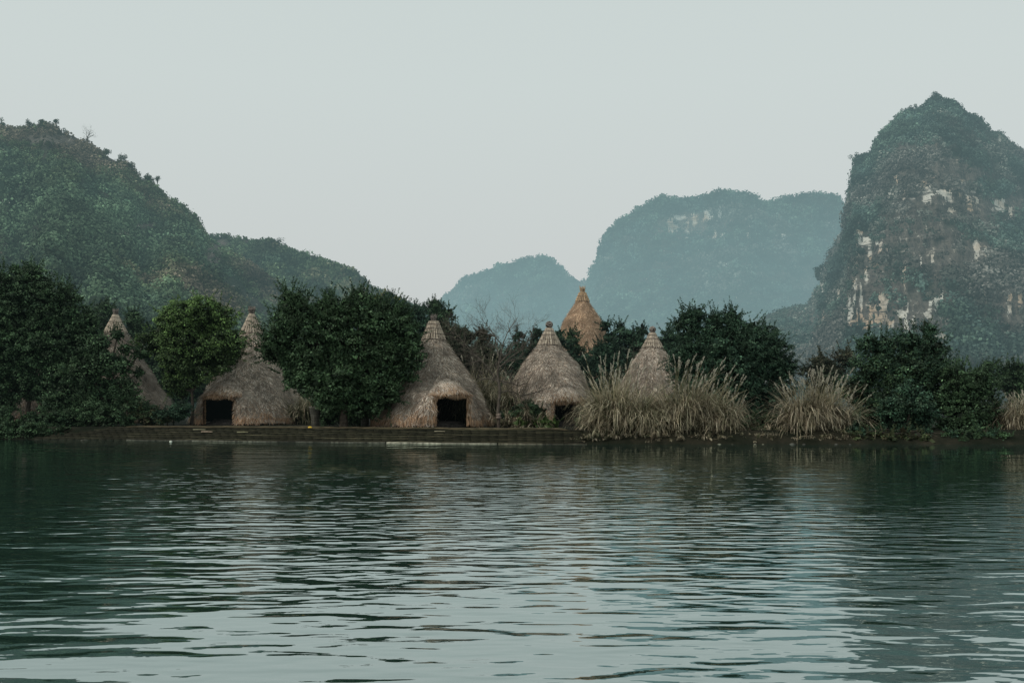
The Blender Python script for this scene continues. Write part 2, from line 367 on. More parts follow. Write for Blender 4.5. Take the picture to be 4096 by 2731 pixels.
def hut(name, label, px, Y, prof, cap_py, door=None, ball='ball', pal=PAL_GREY, nstraw=15000, gz=GZ, finial_px=26, shelf=None, cap_n=26, gain=1.0):
    """prof: list of (photo row, half width in px) from the top of the thatch down"""
    cx = (px - 2048) / F * Y
    zz = lambda py: CAMH + (HOR - py) / F * Y - gz
    pz = np.array([zz(a) for a, _ in prof]); pr = np.array([b * Y / F for _, b in prof])
    pal = ([tuple(c_ * gain for c_ in p_) for p_ in pal[0]], pal[1]) if gain != 1 else pal  # gain paints tree shade into the thatch of the left huts
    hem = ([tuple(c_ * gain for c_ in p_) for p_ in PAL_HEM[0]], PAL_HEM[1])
    is_gold = pal is PAL_GOLD
    o = np.argsort(pz); pz = pz[o]; pr = pr[o]
    ztop = pz[-1]
    a = door['angle'] if door else 0.0
    root = thing(name, label, 'hut', (cx, Y, gz), a, 'cone-shaped thatched huts on the bank')
    R0 = pr[0]
    def rad(z): return np.interp(z, pz, pr)
    mb = MB()
    th = np.linspace(-np.pi, np.pi, 193)[:-1]
    if door:
        w = door['w']; h = door['h']; half = math.asin(min(.95, (w / 2) / R0))
        win = half * 1.9
        Rf = R0 * .96
    def radius(t, z):
        r = rad(z)
        r = r * (1 + .02 * np.sin(t * 3 + z) + .012 * np.sin(t * 7 + 2 * z + px))
        if door:
            wd = np.clip(1.6 - np.abs(t) / win * 1.25, 0, 1); wd = wd * wd * (3 - 2 * wd)
            hz = np.clip((h + .45 - z) / .75, 0, 1); hz = hz * hz * (3 - 2 * hz)
            # front stands upright around the doorway
            tgt = Rf / np.maximum(np.cos(np.clip(t, -.9, .9)), .5) * .985
            r = r + np.maximum(tgt - r, 0) * wd * hz
        return r
    zs = np.linspace(0.10, ztop, 64)
    T, ZZ = np.meshgrid(th, zs)
    def surf(off):
        r = np.maximum(radius(T, ZZ) - off, .02)
        return np.stack([r * np.sin(T), -r * np.cos(T), ZZ], -1).reshape(-1, 3)
    m, n = T.shape; ii = np.arange(m * n).reshape(m, n)
    nxt = np.roll(ii, -1, axis=1)
    quads = np.stack([ii[:-1], nxt[:-1], nxt[1:], ii[1:]], -1).reshape(-1, 4)
    tc = T[:-1] + (th[1] - th[0]) / 2; zc = (ZZ[:-1] + ZZ[1:]) / 2
    tc = tc.ravel(); zc = zc.ravel()
    def in_hole(t, z):
        if not door: return np.zeros(len(t), bool)
        xx = R0 * np.sin(t)
        return (np.abs(xx) < w / 2) & (z < h) & (np.abs(t) < 1.2)
    keep = ~in_hole(tc, zc)
    kq = quads[keep]
    outer = surf(0); inner = surf(.28)
    base_c = np.array(pal[0][0]) * .55
    mb.add(outer, kq, base_c)
    mb.add(inner, kq[:, ::-1], np.array((.03, .024, .018)))
    ed = {}
    for qd in kq:
        for k in range(4):
            e = (int(qd[k]), int(qd[(k + 1) % 4])); key = (min(e), max(e))
            ed[key] = None if key in ed else e
    rim = [e for e in ed.values() if e]
    nv = len(outer)
    mb.add(np.concatenate([outer, inner]), [(e[1], e[0], e[0] + nv, e[1] + nv) for e in rim], np.array((.12, .08, .05)))
    # straw all over
    def frame(t, z):
        r = radius(t, z); e = .03
        p = np.stack([r * np.sin(t), -r * np.cos(t), z], -1)
        r2 = radius(t, z - e); p2 = np.stack([r2 * np.sin(t), -r2 * np.cos(t), z - e], -1)
        r3 = radius(t + .01, z); p3 = np.stack([r3 * np.sin(t + .01), -r3 * np.cos(t + .01), z], -1)
        dn = norm(p2 - p); sd = norm(p3 - p); nr = norm(np.cross(dn, sd)); s = np.sign(np.sum(nr * p, -1) + 1e-6)[:, None]
        return p, dn, sd, nr * s
    nstraw = int(nstraw * 1.5); K = nstraw * 2
    z = rng.uniform(.12, ztop, K); t = rng.uniform(-np.pi, np.pi, K)
    ok = (rng.uniform(0, R0 * 1.05, K) < rad(z)) & ~in_hole(t, z - .12)
    z = z[ok][:nstraw]; t = t[ok][:nstraw]
    p, dn, sd, nr = frame(t, z)
    k = len(z)
    L = rng.uniform(.12, .34, k)
    dirs = norm(dn + sd * rng.normal(0, .62, (k, 1)) + nr * rng.uniform(.0, .3, (k, 1)))
    cols = pick_cols(k, *pal)
    blot = fbm(np.stack([t * 3, z * 1.4, z * 0 + px], -1), 3, 9)
    blot2 = fbm(np.stack([np.sin(t) * 4, z * 2.2, np.cos(t) * 4 + px], -1), 3, 29)
    cols = cols * (1 + .45 * blot[:, None] + .5 * blot2[:, None]) * 1.12
    mixh = np.clip(1.1 - z / 1.8, 0, 1) * .65
    hemc = pick_cols(k, *hem)
    sel = rng.random(k) < mixh; 
    if not is_gold: cols[sel] = hemc[sel]
    sd2 = norm(np.cross(dirs, nr))
    straws(mb, p + nr * rng.uniform(.0, .05, (k, 1)), dirs, sd2, L, rng.uniform(.014, .034, k), cols, nr)
    # shaggy hem on the ground
    def fringe(t, z, Lr, palette, n_dup=1, outv=.25):
        p, dn, sd, nr = frame(t, z)
        k = len(t)
        dirs = norm(np.array([0, 0, -1.0]) + nr * rng.uniform(-.05, outv, (k, 1)) + sd * rng.normal(0, .16, (k, 1)))
        straws(mb, p + nr * rng.uniform(0, .16, (k, 1)), dirs, norm(sd), rng.uniform(*Lr, k), rng.uniform(.02, .038, k), pick_cols(k, *palette), nr, .03)
    t = rng.uniform(-np.pi, np.pi, 2600)
    t = t[~in_hole(t, t * 0 + .3)]
    gaps = fbm(np.stack([t * 5, t * 0, t * 0 + px], -1), 3, 4)
    zf = np.where(gaps > .12, .55, .33) * rng.uniform(.85, 1.5, len(t))
    fringe(t, zf, (.22, .42), PAL_GOLD if is_gold else hem)
    if shelf:      # an overhanging tier of thatch
        t = rng.uniform(-np.pi, np.pi, 2000); zsh = zz(shelf)
        p, dn, sd, nr = frame(t, t * 0 + zsh + rng.uniform(-.15, .25, len(t)))
        k = len(t)
        straws(mb, p + nr * .12, norm(dn + nr * .45 + sd * rng.normal(0, .25, (k, 1))), norm(sd), rng.uniform(.3, .55, k), rng.uniform(.03, .06, k), pick_cols(k, *pal), nr, .0)
    if door:       # ragged edges down both sides of the doorway
        zj = rng.uniform(.35, h + .1, 1100); sg = rng.choice([-1, 1], 1100)
        tj = sg * (half + rng.uniform(-.012, .05, 1100))
        p, dn, sd, nr = frame(tj, zj); k = 1100
        dirs = norm(dn + sd * (-sg[:, None]) * rng.uniform(-.1, .35, (k, 1)) + nr * rng.uniform(0, .2, (k, 1)))
        straws(mb, p + nr * rng.uniform(-.2, .06, (k, 1)), dirs, norm(nr + sd * .6), rng.uniform(.15, .35, k), rng.uniform(.03, .05, k), pick_cols(k, *hem), nr, 0)
    mb.build('thatch', M_thatch, root)
    if door:
        # hood of thatch hanging over the doorway
        mb = MB(); hw = w / 2 + door.get('hood', .45)
        nu, nv_ = 30, 9
        U, V = np.meshgrid(np.linspace(-1, 1, nu), np.linspace(0, 1, nv_))
        def hoodp(U, V, off=0.0):
            x = U * hw * (.62 + .38 * V ** .7)
            ztopc = h + 1.15 - .75 * np.abs(U) ** 2.2
            zbot = h + .08 - .14 * np.abs(U) ** 2.6 + .05 * np.sin(U * 5 + px)
            z = ztopc + (zbot - ztopc) * V
            r_ = rad(ztopc)
            for _ in range(3): r_ = radius(np.arcsin(np.clip(x / r_, -.9, .9)), ztopc)
            yin = -np.sqrt(np.maximum(r_ ** 2 - x ** 2, .2)) + .16
            yout = -np.sqrt(np.maximum((Rf + .34 * (1 - np.abs(U) ** 3)) ** 2 - x ** 2, .3)) + .06 * U ** 4
            y = yin + (yout - yin) * (.75 * V + .25 * (1 - (1 - V) ** 2))
            z = z + .10 * np.sin(V * np.pi) * (1 - U ** 2)
            rb_ = rad(z) + .3
            for _ in range(4): rb_ = radius(np.arcsin(np.clip(x / rb_, -.9, .9)), z)
            yb_ = -np.sqrt(np.maximum(rb_ ** 2 - x ** 2, .2))
            y = np.minimum(y, yb_ - (.16 * np.clip(V * 2.5, 0, 1) * (1 - .6 * U ** 4) - .03)); z = z - off
            return np.stack([x, y + off * .6, z], -1)
        pts = hoodp(U, V).reshape(-1, 3); pin = hoodp(U, V, .2).reshape(-1, 3)
        ii = np.arange(nu * nv_).reshape(nv_, nu)
        qd = np.stack([ii[:-1, :-1], ii[:-1, 1:], ii[1:, 1:], ii[1:, :-1]], -1).reshape(-1, 4)
        mb.add(pts, qd, base_c); mb.add(pin, qd[:, ::-1], np.array((.05, .035, .022)))
        e = ii[-1]; nn = nu * nv_
        mb.add(np.concatenate([pts, pin]), [(e[k + 1], e[k], e[k] + nn, e[k + 1] + nn) for k in range(nu - 1)], np.array((.16, .10, .06)))
        k = 3600
        u = rng.uniform(-1, 1, k); v = rng.uniform(0, 1, k) ** .8
        p = hoodp(u, v); p2 = hoodp(u, v + .03); p3 = hoodp(u + .01, v)
        dn = norm(p2 - p); sd = norm(p3 - p); nr = norm(np.cross(sd, dn)); nr = nr * np.sign(-nr[:, 1:2] + nr[:, 2:3] + 1e-6)
        cols = pick_cols(k, *pal) * 1.1; hc = pick_cols(k, *hem); s = rng.random(k) < np.clip(v * 1.5 - .75, 0, .7); cols[s] = hc[s]
        k0 = 900; u0 = rng.uniform(-1.05, 1.05, k0); pe = hoodp(np.clip(u0, -1, 1), u0 * 0) + np.array([0, .10, 1]) * rng.uniform(-.02, .30, (k0, 1))
        straws(mb, pe + np.array([0, -.14, 0]), norm(np.array([0, -.5, -1.0]) + rng.normal(0, .35, (k0, 3))), np.tile(np.array([1.0, 0, 0]), (k0, 1)), rng.uniform(.2, .4, k0), rng.uniform(.02, .045, k0), pick_cols(k0, *pal), np.tile(np.array([0, -1.0, 0]), (k0, 1)), 0)
        straws(mb, p + nr * rng.uniform(0, .06, (k, 1)), norm(dn + sd * rng.normal(0, .4, (k, 1)) - nr * .03), norm(sd), rng.uniform(.16, .36, k), rng.uniform(.018, .036, k), cols, nr, .0)
        k = 1500
        u = rng.uniform(-1, 1, k); v = rng.uniform(.86, 1.0, k); p = hoodp(u, v, 0) + np.array([0, 0, 1]) * rng.uniform(-.18, .03, (k, 1)) + np.array([0, 1, 0]) * rng.uniform(0, .22, (k, 1))
        ln = rng.uniform(.16, .34, k) * (1 + .45 * np.sin(u * 6 + px) * rng.uniform(.4, 1, k))
        dirs = norm(np.array([0, -.12, -1.0]) + np.stack([rng.normal(0, .15, k) + u * .12, u * 0, u * 0], -1))
        straws(mb, p, dirs, np.tile(np.array([1.0, 0, 0]), (k, 1)), ln, rng.uniform(.02, .04, k), pick_cols(k, *hem), np.tile(np.array([0, -1.0, 0]), (k, 1)), .0)
        mb.build('door_hood', M_thatch, root)
        for sgn in (-1, 1):   # posts of stacked rounded rolls each side of the doorway
            mb = MB(); pf = []; zc = 0.0
            while zc < h - .15:
                hh = rng.uniform(.17, .26); rr = rng.uniform(.075, .105)
                for q in np.linspace(0, 1, 6)[:-1]:
                    pf.append((rr * (.55 + .45 * math.sin(q * math.pi)), zc + hh * q))
                zc += hh
            pf.append((.05, h + .05))
            yy = -math.sqrt(max(Rf ** 2 - (w / 2) ** 2, .2)) + .10
            lathe(mb, pf, 12, (.30, .19, .11), (sgn * (w / 2 + .0), yy, 0), .03)
            mb.build('door_post', M_bamboo, root, smooth=True)
        mb = MB()
        for i in range(4):
            box(mb, -w / 2 + .04, w / 2 - .04, -Rf + .18 + i * .34, -Rf + .50 + i * .34, -.05, .03 + .115 * i, (.035, .031, .028))
        mb.build('inner_step', M_stone, root)
    # bound cap of split bamboo
    zc0 = zz(cap_py); zc1 = ztop + .02
    mb = MB(); r0 = rad(zc0) + .05; r1 = rad(zc1) + .02
    lathe(mb, [(r0 * .94, zc0), (r1 * .9, zc1)], 24, (.10, .085, .07))
    for i in range(cap_n):
        an = 2 * np.pi * i / cap_n
        zs_ = np.linspace(zc0 - rng.uniform(0, .12), zc1 + .05, 5)
        rr = np.interp(zs_, [zc0, zc1], [r0, r1]) + .02
        pts = np.stack([rr * np.sin(an), rr * np.cos(an), zs_], -1)
        tube(mb, pts, [r0 * 2.2 / cap_n] * 2 + [r0 * 1.7 / cap_n] * 2 + [r0 * 1.1 / cap_n], 5, np.array((.44, .37, .29)) * rng.uniform(.6, 1.15) if not is_gold else np.array((.5, .34, .2)) * rng.uniform(.7, 1.2))
    mb.build('bamboo_cap', M_bamboo, root)
    for kz in ([.02, .33, .62, .86] if not is_gold else [.02, .3, .6]):
        mb = MB(); z = zc0 + (zc1 - zc0) * kz; r = r0 + (r1 - r0) * kz + .065
        aa = np.linspace(0, 2 * np.pi, 29)
        tube(mb, np.stack([r * np.sin(aa), r * np.cos(aa), z + .02 * np.sin(aa * 2)], -1), [.028] * 29, 5, (.12, .10, .085))
        mb.build('hoop', M_bamboo, root)
    rb = finial_px / 2 * Y / F
    mb = MB(); zb = zc1
    fc = np.array((.15, .13, .115)) if not is_gold else np.array((.34, .24, .15))
    if ball == 'ball':
        lathe(mb, [(r1 * 1.05, zb - .03), (r1 * .8, zb + rb * .25)], 12, fc)
        c = np.array([0, 0, zb + rb * 1.15])
        lathe(mb, [(rb * .86 * math.sin(u), -rb * .86 * math.cos(u)) for u in np.linspace(.05, np.pi - .05, 9)], 14, fc * .45, c)
        for i in range(11):      # woven lattice of cane round the ball
            nv = norm(rng.normal(size=3)); u_ = norm(np.cross(nv, [.3, .2, 1])); v_ = np.cross(nv, u_)
            aa = np.linspace(0, 2 * np.pi, 19)[:, None]
            tube(mb, c + rb * (np.cos(aa) * u_ + np.sin(aa) * v_), [rb * .1] * 19, 4, fc * rng.uniform(.8, 2.2))
    else:
        lathe(mb, [(r1 * 1.0, zb - .03), (rb * .78, zb + rb * .3), (rb * .7, zb + rb * .8), (rb * .98, zb + rb * 1.1), (rb * .9, zb + rb * 1.5), (rb * .3, zb + rb * 1.55)], 14, fc * .8, (0, 0, 0), .06)
        for i in range(34):
            an = rng.uniform(0, 2 * np.pi); r_ = rb * rng.uniform(.5, .85)
            p0 = np.array([r_ * math.sin(an), r_ * math.cos(an), zb + rb * .5]); ang = rng.uniform(.9, 1.5)
            p1 = p0 * np.array([ang, ang, 1]) + np.array([0, 0, rb * rng.uniform(1.1, 1.9)])
            tube(mb, [p0, (p0 + p1) / 2 + rng.normal(0, .02, 3), p1], [rb * .08, rb * .07, rb * .04], 4, fc * rng.uniform(.7, 2.0))
    mb.build('finial', M_bamboo, root)
    return root

B_PROF = [(1258, 7), (1334, 42), (1400, 78), (1470, 116), (1561, 172), (1602, 197), (1684, 238), (1712, 240)]
hut('thatched_hut', 'thatched cone hut with the wide arched doorway, between bright green tree and big dark tree', 1007, 77, B_PROF, 1334,
    dict(angle=R(-18), w=2.6, h=2.15, hood=.42), 'crown', finial_px=30, nstraw=17000)
hut('thatched_hut', 'brownest thatched cone hut with a shaggy hooded doorway, right of the big dark tree', 1735, 70,
    [(1288, 16), (1357, 41), (1449, 103), (1520, 153), (1592, 198), (1663, 236), (1722, 243)], 1360,
    dict(angle=R(22), w=2.35, h=2.2, hood=.34), 'crown', finial_px=27, nstraw=17000)
hut('thatched_hut', 'grey thatched cone hut with ball finial behind the leafless tree, doorway half hidden by reeds', 2197, 73,
    [(1316, 11), (1382, 43), (1459, 108), (1536, 148), (1587, 168), (1650, 186), (1724, 192)], 1382,
    dict(angle=R(22), w=2.35, h=1.8, hood=.42), 'ball', finial_px=28, nstraw=15000)
hut('thatched_hut', 'smallest thatched cone hut with ball finial rising behind the tall reeds', 2610, 77,
    [(1334, 9), (1393, 38), (1449, 77), (1510, 112), (1600, 150), (1700, 172)], 1392, None, 'ball', finial_px=26, nstraw=12000)
hut('thatched_hut', 'thatched cone hut with tree shade painted into its colour, mostly hidden by dark trees, left of bright green tree', 462, 82,
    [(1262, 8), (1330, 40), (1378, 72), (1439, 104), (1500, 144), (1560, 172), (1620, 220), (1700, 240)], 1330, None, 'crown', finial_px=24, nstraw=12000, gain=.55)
hut('thatched_hut', 'thatched cone hut coloured dark as if shaded, showing only in scraps at left edge behind the darkest tree', 120, 80,
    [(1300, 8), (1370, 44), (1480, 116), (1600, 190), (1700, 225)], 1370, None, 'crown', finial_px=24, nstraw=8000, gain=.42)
hut('thatched_hut', 'tall golden thatched tower hut rising alone against the blue mountains', 2330, 112,
    [(1172, 12), (1206, 25), (1245, 51), (1290, 80), (1330, 93), (1380, 103), (1450, 116), (1540, 128), (1660, 138)], 1206, None, 'crown', pal=PAL_GOLD, nstraw=15000, finial_px=24, cap_n=20)

# ------------------------------------------------------------------ trees
def leaf_cards(mb, pos, dirs, length, width, cols, droop=.0, nrm=None):
    k = len(pos)
    if nrm is not None:
        dirs = norm(dirs - nrm * np.sum(dirs * nrm, -1, keepdims=True))
        side = norm(np.cross(dirs, nrm))
    else:
        side = norm(np.cross(dirs, norm(rng.normal(size=(k, 3)))))
    tip = pos + dirs * length[:, None]; mid = pos + dirs * (length * .45)[:, None]
    tip[:, 2] -= droop * length
    mb.add_quads(np.stack([pos, mid - side * width[:, None] * .5, tip, mid + side * width[:, None] * .5], 1), cols)

def rand_dirs(k): return norm(rng.normal(size=(k, 3)))

G_DARK = [(.030, .052, .028), (.042, .070, .036), (.020, .036, .022), (.055, .085, .050)]
G_BRIGHT = [(.080, .125, .042), (.105, .155, .055), (.058, .092, .036), (.13, .18, .075)]
G_OLIVE = [(.050, .062, .030), (.036, .048, .026), (.070, .080, .042), (.055, .045, .030)]
G_BLUE = [(.026, .052, .036), (.036, .066, .044), (.018, .036, .028), (.050, .080, .056)]
G_BROWN = [(.060, .056, .042), (.045, .048, .034), (.080, .070, .052), (.035, .045, .030)]
G_YEL = [(.30, .22, .04), (.22, .19, .05), (.12, .14, .05)]

def tree(name, label, blobs, Y, base=None, density=1.0, leaf=.2, pal=G_DARK, cat='tree', spiky=.5, depth=.85, group=None, clump=.42,
         top_pal=None, drop=.0, core=True, trunk_r=.16, gz=None, pale=.05):
    """blobs: (px, py, r_px) masses of foliage placed at distance Y; base: px of the foot"""
    g0 = GZ if gz is None else gz
    bl = []
    for b in blobs:
        dy = b[3] if len(b) > 3 else 0.0
        c = P(b[0], b[1], Y + dy); r = b[2] * (Y + dy) / F
        c[1] += rng.uniform(-.35, .35) * r
        bl.append((c, r))
    if base is None: base = np.mean([b[0] for b in blobs])
    bx = (base - 2048) / F * Y
    root = thing(name, label, cat, (bx, Y, g0), 0, group)
    org = np.array([bx, Y, g0])
    zmin = min(c[2] - r for c, r in bl); zmax = max(c[2] + r for c, r in bl)
    mb = MB(); pal = np.array(pal); tp = np.array(top_pal) if top_pal is not None else pal
    for (c, r) in bl:
        nc = int(max(5, 11 * density * (r / clump) ** 2 * .75))
        d = rand_dirs(nc)
        per = int(42)
        cr = rng.uniform(.5, 1.45, nc) * clump * min(1, r / .7)
        rr = np.maximum(r - cr * .55, r * .3) * rng.uniform(.45, 1.0, nc) ** .45
        cc = c + d * rr[:, None] * np.array([1, depth, .92])
        cc = cc + fbm(cc * .9, 2, 31)[:, None] * d * r * .6
        cshade = rng.uniform(.5, 1.5, nc)
        cpick = rng.integers(0, len(pal), nc)
        for_top = np.clip((cc[:, 2] - zmin) / (zmax - zmin + 1e-6), 0, 1)
        ld = rand_dirs(nc * per); ld[:, 2] = ld[:, 2] * .8 + .25
        pos = np.repeat(cc, per, 0) + ld * (np.repeat(cr, per) * rng.uniform(.45, 1.05, nc * per) ** .6)[:, None] * np.array([1, 1, .55])
        k = len(pos)
        od = np.repeat(d, per, 0)
        dirs = norm(od * .7 + rand_dirs(k) * .9 + np.array([0, 0, .15 - drop]))
        ln = rng.uniform(.65, 1.3, k) * leaf
        ck = np.where(rng.random(k) < .6, np.repeat(cpick, per), rng.integers(0, len(pal), k))
        cols = pal[ck] * (np.repeat(cshade, per) * rng.uniform(.75, 1.3, k))[:, None]
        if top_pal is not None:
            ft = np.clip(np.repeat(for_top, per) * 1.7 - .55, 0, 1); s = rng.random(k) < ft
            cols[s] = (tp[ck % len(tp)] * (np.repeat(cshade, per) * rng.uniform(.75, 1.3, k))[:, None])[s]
        if pale:   # a random share of leaves in a paler tone
            s = rng.random(k) < pale; cols[s] = cols[s] * 2.3 + .012
        leaf_cards(mb, pos, dirs, ln, ln * rng.uniform(.42, .65, k), cols, drop * .6, nrm=norm(ld * .8 + np.array([0, -.1, .25]) + rand_dirs(k) * .6))
        if core:   # inner leaves that close the crown, inner shade painted in as darker colour
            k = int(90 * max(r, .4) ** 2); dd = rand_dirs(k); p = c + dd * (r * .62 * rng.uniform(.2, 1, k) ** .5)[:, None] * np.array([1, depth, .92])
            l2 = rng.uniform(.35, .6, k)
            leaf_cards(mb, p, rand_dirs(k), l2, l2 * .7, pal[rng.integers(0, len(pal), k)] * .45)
        # sprays that break the outline
        ns = int(spiky * 18 * r / .8)
        for _ in range(ns):
            d = norm(rng.normal(size=3) + np.array([0, -.1, .55 - drop])); p0 = c + d * r * np.array([1, depth, .92]) * .85
            ln = rng.uniform(.35, 1.15 + .35 * max(0, spiky - .6)) * min(1.0, .5 + r / 2.0); up = norm(d + np.array([rng.normal() * .25, 0, .5 - drop * 1.4]))
            m = int(26 * ln / .5); s = rng.uniform(0, 1, m)
            q_ = p0 + up * (s * ln)[:, None] + np.array([0, 0, -drop * .35]) * (s ** 2)[:, None] * ln
            dr = norm(up * .8 + rand_dirs(m) * .8)
            l_ = rng.uniform(.6, 1.1, m) * leaf * (1.1 - .5 * s)
            leaf_cards(mb, q_ + rand_dirs(m) * .05 * (1.2 - s)[:, None], dr, l_, l_ * .45, (tp if top_pal is not None else pal)[rng.integers(0, len(pal if top_pal is None else tp), m)] * rng.uniform(.7, 1.3, (m, 1)), drop * .6)
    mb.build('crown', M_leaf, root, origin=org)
    # trunk and limbs
    mb = MB(); cen = np.mean([c for c, r in bl], 0)
    fork = np.array([bx + (cen[0] - bx) * .35, Y, g0 + max(.5, (cen[2] - g0) * .45)])
    p0 = np.array([bx, Y, g0 - .2]); midp = (p0 + fork) / 2 + rng.normal(0, .08, 3)
    tube(mb, [p0, midp, fork], [trunk_r * 1.3, trunk_r, trunk_r * .8], 8, (.06, .05, .04))
    for c, r in bl:
        m = (fork + c) / 2 + rng.normal(0, .15, 3) + np.array([0, 0, .1])
        tube(mb, [fork, m, c, c + norm(c - fork) * r * .6], [trunk_r * .6, trunk_r * .4, trunk_r * .22, .02], 5, (.06, .05, .04))
    mb.build('trunk', M_bark, root, origin=org)
    return root

GT = 'broad trees along the bank'
tree('broadleaf_tree', 'tallest dark leafy tree at far left reaching down to the water', [(40, 1170, 110), (130, 1140, 95), (215, 1215, 105), (60, 1320, 140), (190, 1380, 130), (320, 1300, 85), (330, 1400, 90), (40, 1460, 100), (255, 1490, 95), (110, 1545, 75), (215, 1585, 70), (10, 1590, 70), (-40, 1250, 120), (-60, 1430, 130), (30, 1420, 120)], 72, 120, leaf=.19, density=1.0, group=GT)
tree('broadleaf_tree', 'dark low-branching tree in front of the mostly hidden hut', [(395, 1380, 45), (470, 1335, 26), (420, 1460, 72), (350, 1490, 90), (490, 1455, 42), (435, 1550, 55), (360, 1590, 75), (270, 1610, 100), (555, 1415, 26), (500, 1400, 24), (505, 1560, 48), (540, 1625, 50), (470, 1620, 55), (600, 1650, 30), (548, 1490, 20)], 71, 400, leaf=.18, group=GT)
tree('broadleaf_tree', 'rounded tree with fresh bright green leaves left of the arched doorway hut', [(775, 1255, 95), (690, 1290, 85), (860, 1285, 85), (620, 1365, 80), (770, 1370, 130), (915, 1365, 72), (712, 1450, 84), (840, 1440, 95), (690, 1530, 42), (760, 1510, 60), (925, 1420, 50), (715, 1560, 42)], 72, 765, leaf=.17, pal=[(.040, .060, .026), (.052, .078, .030), (.030, .045, .024)], top_pal=G_BRIGHT, spiky=.4, trunk_r=.11, group=GT, pale=.08)
tree('broadleaf_tree', 'big dark spreading tree between the arched doorway hut and the brown hut', [(1160, 1195, 42), (1190, 1250, 60), (1255, 1280, 80), (1425, 1200, 45), (1450, 1245, 60), (1335, 1290, 90), (1500, 1290, 90), (1135, 1330, 75), (1590, 1320, 82), (1095, 1400, 62), (1240, 1410, 130), (1420, 1420, 145), (1580, 1420, 95), (1190, 1500, 80), (1330, 1520, 115), (1490, 1530, 110), (1630, 1360, 60), (1610, 1480, 55), (1330, 1605, 62), (1450, 1600, 78), (1540, 1575, 58), (1320, 1232, 48), (1560, 1250, 50)], 66.5, 1375, leaf=.20, spiky=1.4, trunk_r=.24, group=GT, density=1.0, pale=.07)
tree('feathery_tree', 'blackish feathery tree with several peaks right of the reed-hidden hut', [(2748, 1258, 26), (2785, 1265, 34), (2722, 1300, 24), (2765, 1330, 50), (2855, 1280, 34), (2850, 1330, 48), (2925, 1270, 34), (2935, 1320, 50), (3005, 1320, 40), (2860, 1400, 95), (3000, 1390, 75), (3070, 1345, 34), (3075, 1390, 45), (2745, 1410, 65), (2790, 1490, 115), (2930, 1490, 135), (3070, 1450, 95), (3130, 1480, 52), (2860, 1600, 125), (3000, 1600, 130), (3110, 1570, 62), (2770, 1600, 75)], 69, 2920, leaf=.17, pal=G_BLUE, spiky=2.0, drop=.22, group=GT, pale=.03)
tree('broadleaf_tree', 'wide dark tree below the cliff with leafy spikes on top', [(3470, 1375, 40), (3540, 1390, 55), (3640, 1370, 62), (3712, 1325, 34), (3715, 1390, 65), (3500, 1470, 88), (3620, 1480, 105), (3745, 1480, 85), (3440, 1570, 88), (3590, 1600, 115), (3740, 1590, 105), (3480, 1680, 88), (3640, 1700, 85)], 65, 3600, leaf=.16, pal=G_DARK, spiky=1.0, group=GT, gz=.4, top_pal=G_BLUE, pale=.05)
tree('broadleaf_tree', 'dark sloping tree at water edge beside the right-hand reeds', [(3835, 1520, 72), (3900, 1535, 75), (3950, 1560, 42), (3850, 1620, 95), (3940, 1640, 68), (3800, 1700, 78), (3900, 1710, 72), (3965, 1700, 40)], 63, 3860, leaf=.16, pal=G_DARK, spiky=.8, group=GT, gz=.4, pale=.03)
tree('rounded_bush', 'dense rounded green bush in front of the tree below the cliff', [(3640, 1600, 80), (3570, 1650, 70), (3690, 1660, 60), (3600, 1715, 60)], 61.2, 3630, leaf=.15, pal=G_BLUE, spiky=.2, cat='bush', gz=.4)

GB = 'small trees standing behind the huts'
def back(label, blobs, Y, pal=G_DARK, name='small_tree', **kw):
    kw.setdefault('leaf', .2); kw.setdefault('spiky', .9)
    return tree(name, label, blobs, Y, pal=pal, group=GB, density=.75, trunk_r=.12, pale=.02, **kw)
back('dark tree peeping over the ridge of brown hut beside its finial', [(1740, 1240, 38), (1765, 1285, 50), (1795, 1250, 26)], 88)
back('dark tree top joined to the big tree, left of the brown hut finial', [(1660, 1270, 45), (1620, 1260, 40), (1690, 1330, 60), (1560, 1290, 50)], 86, G_BLUE)
back('brownish tree just behind the right slope of brown hut', [(1835, 1340, 42), (1820, 1400, 62), (1875, 1345, 30), (1870, 1430, 60), (1850, 1500, 70), (1790, 1340, 40)], 82, G_BROWN)
back('thin dark tree directly behind the bare tree', [(1935, 1345, 30), (1925, 1410, 50), (1965, 1440, 55), (1940, 1510, 70)], 80, G_BROWN)
back('dark pointed tree right of the bare tree trunk', [(2070, 1345, 24), (2075, 1400, 42), (2050, 1470, 60), (2110, 1480, 55), (2060, 1560, 80)], 84, G_BLUE)
back('narrow upright tree left of grey ball finial hut top', [(2150, 1330, 15), (2145, 1365, 24), (2135, 1410, 36), (2130, 1470, 50)], 84, G_BLUE)
back('narrow dark tree between grey hut finial and golden hut', [(2236, 1335, 16), (2245, 1375, 26), (2260, 1430, 38), (2270, 1500, 60)], 86, G_BLUE)
back('slim dark tree standing before the golden hut', [(2290, 1340, 22), (2285, 1375, 28), (2300, 1430, 42), (2320, 1500, 60)], 88, G_DARK)
back('tall green shrubby tree against the right side of the golden hut', [(2425, 1305, 22), (2442, 1345, 28), (2425, 1400, 40), (2380, 1460, 66), (2440, 1420, 55), (2390, 1560, 80)], 86, G_BLUE)
back('green multi-topped tree left of the smallest hut', [(2478, 1310, 20), (2490, 1350, 38), (2565, 1325, 26), (2545, 1360, 38), (2500, 1410, 62), (2560, 1410, 52), (2470, 1480, 80), (2470, 1580, 75)], 85, G_BLUE)
back('dim green tree right behind the finial of smallest hut', [(2680, 1355, 40), (2650, 1390, 34), (2710, 1400, 55), (2700, 1470, 70), (2710, 1570, 80)], 84, G_BLUE)
back('dark tree behind hidden hut finial at left', [(418, 1235, 34), (400, 1290, 50), (440, 1330, 30), (370, 1340, 60)], 92, G_DARK)
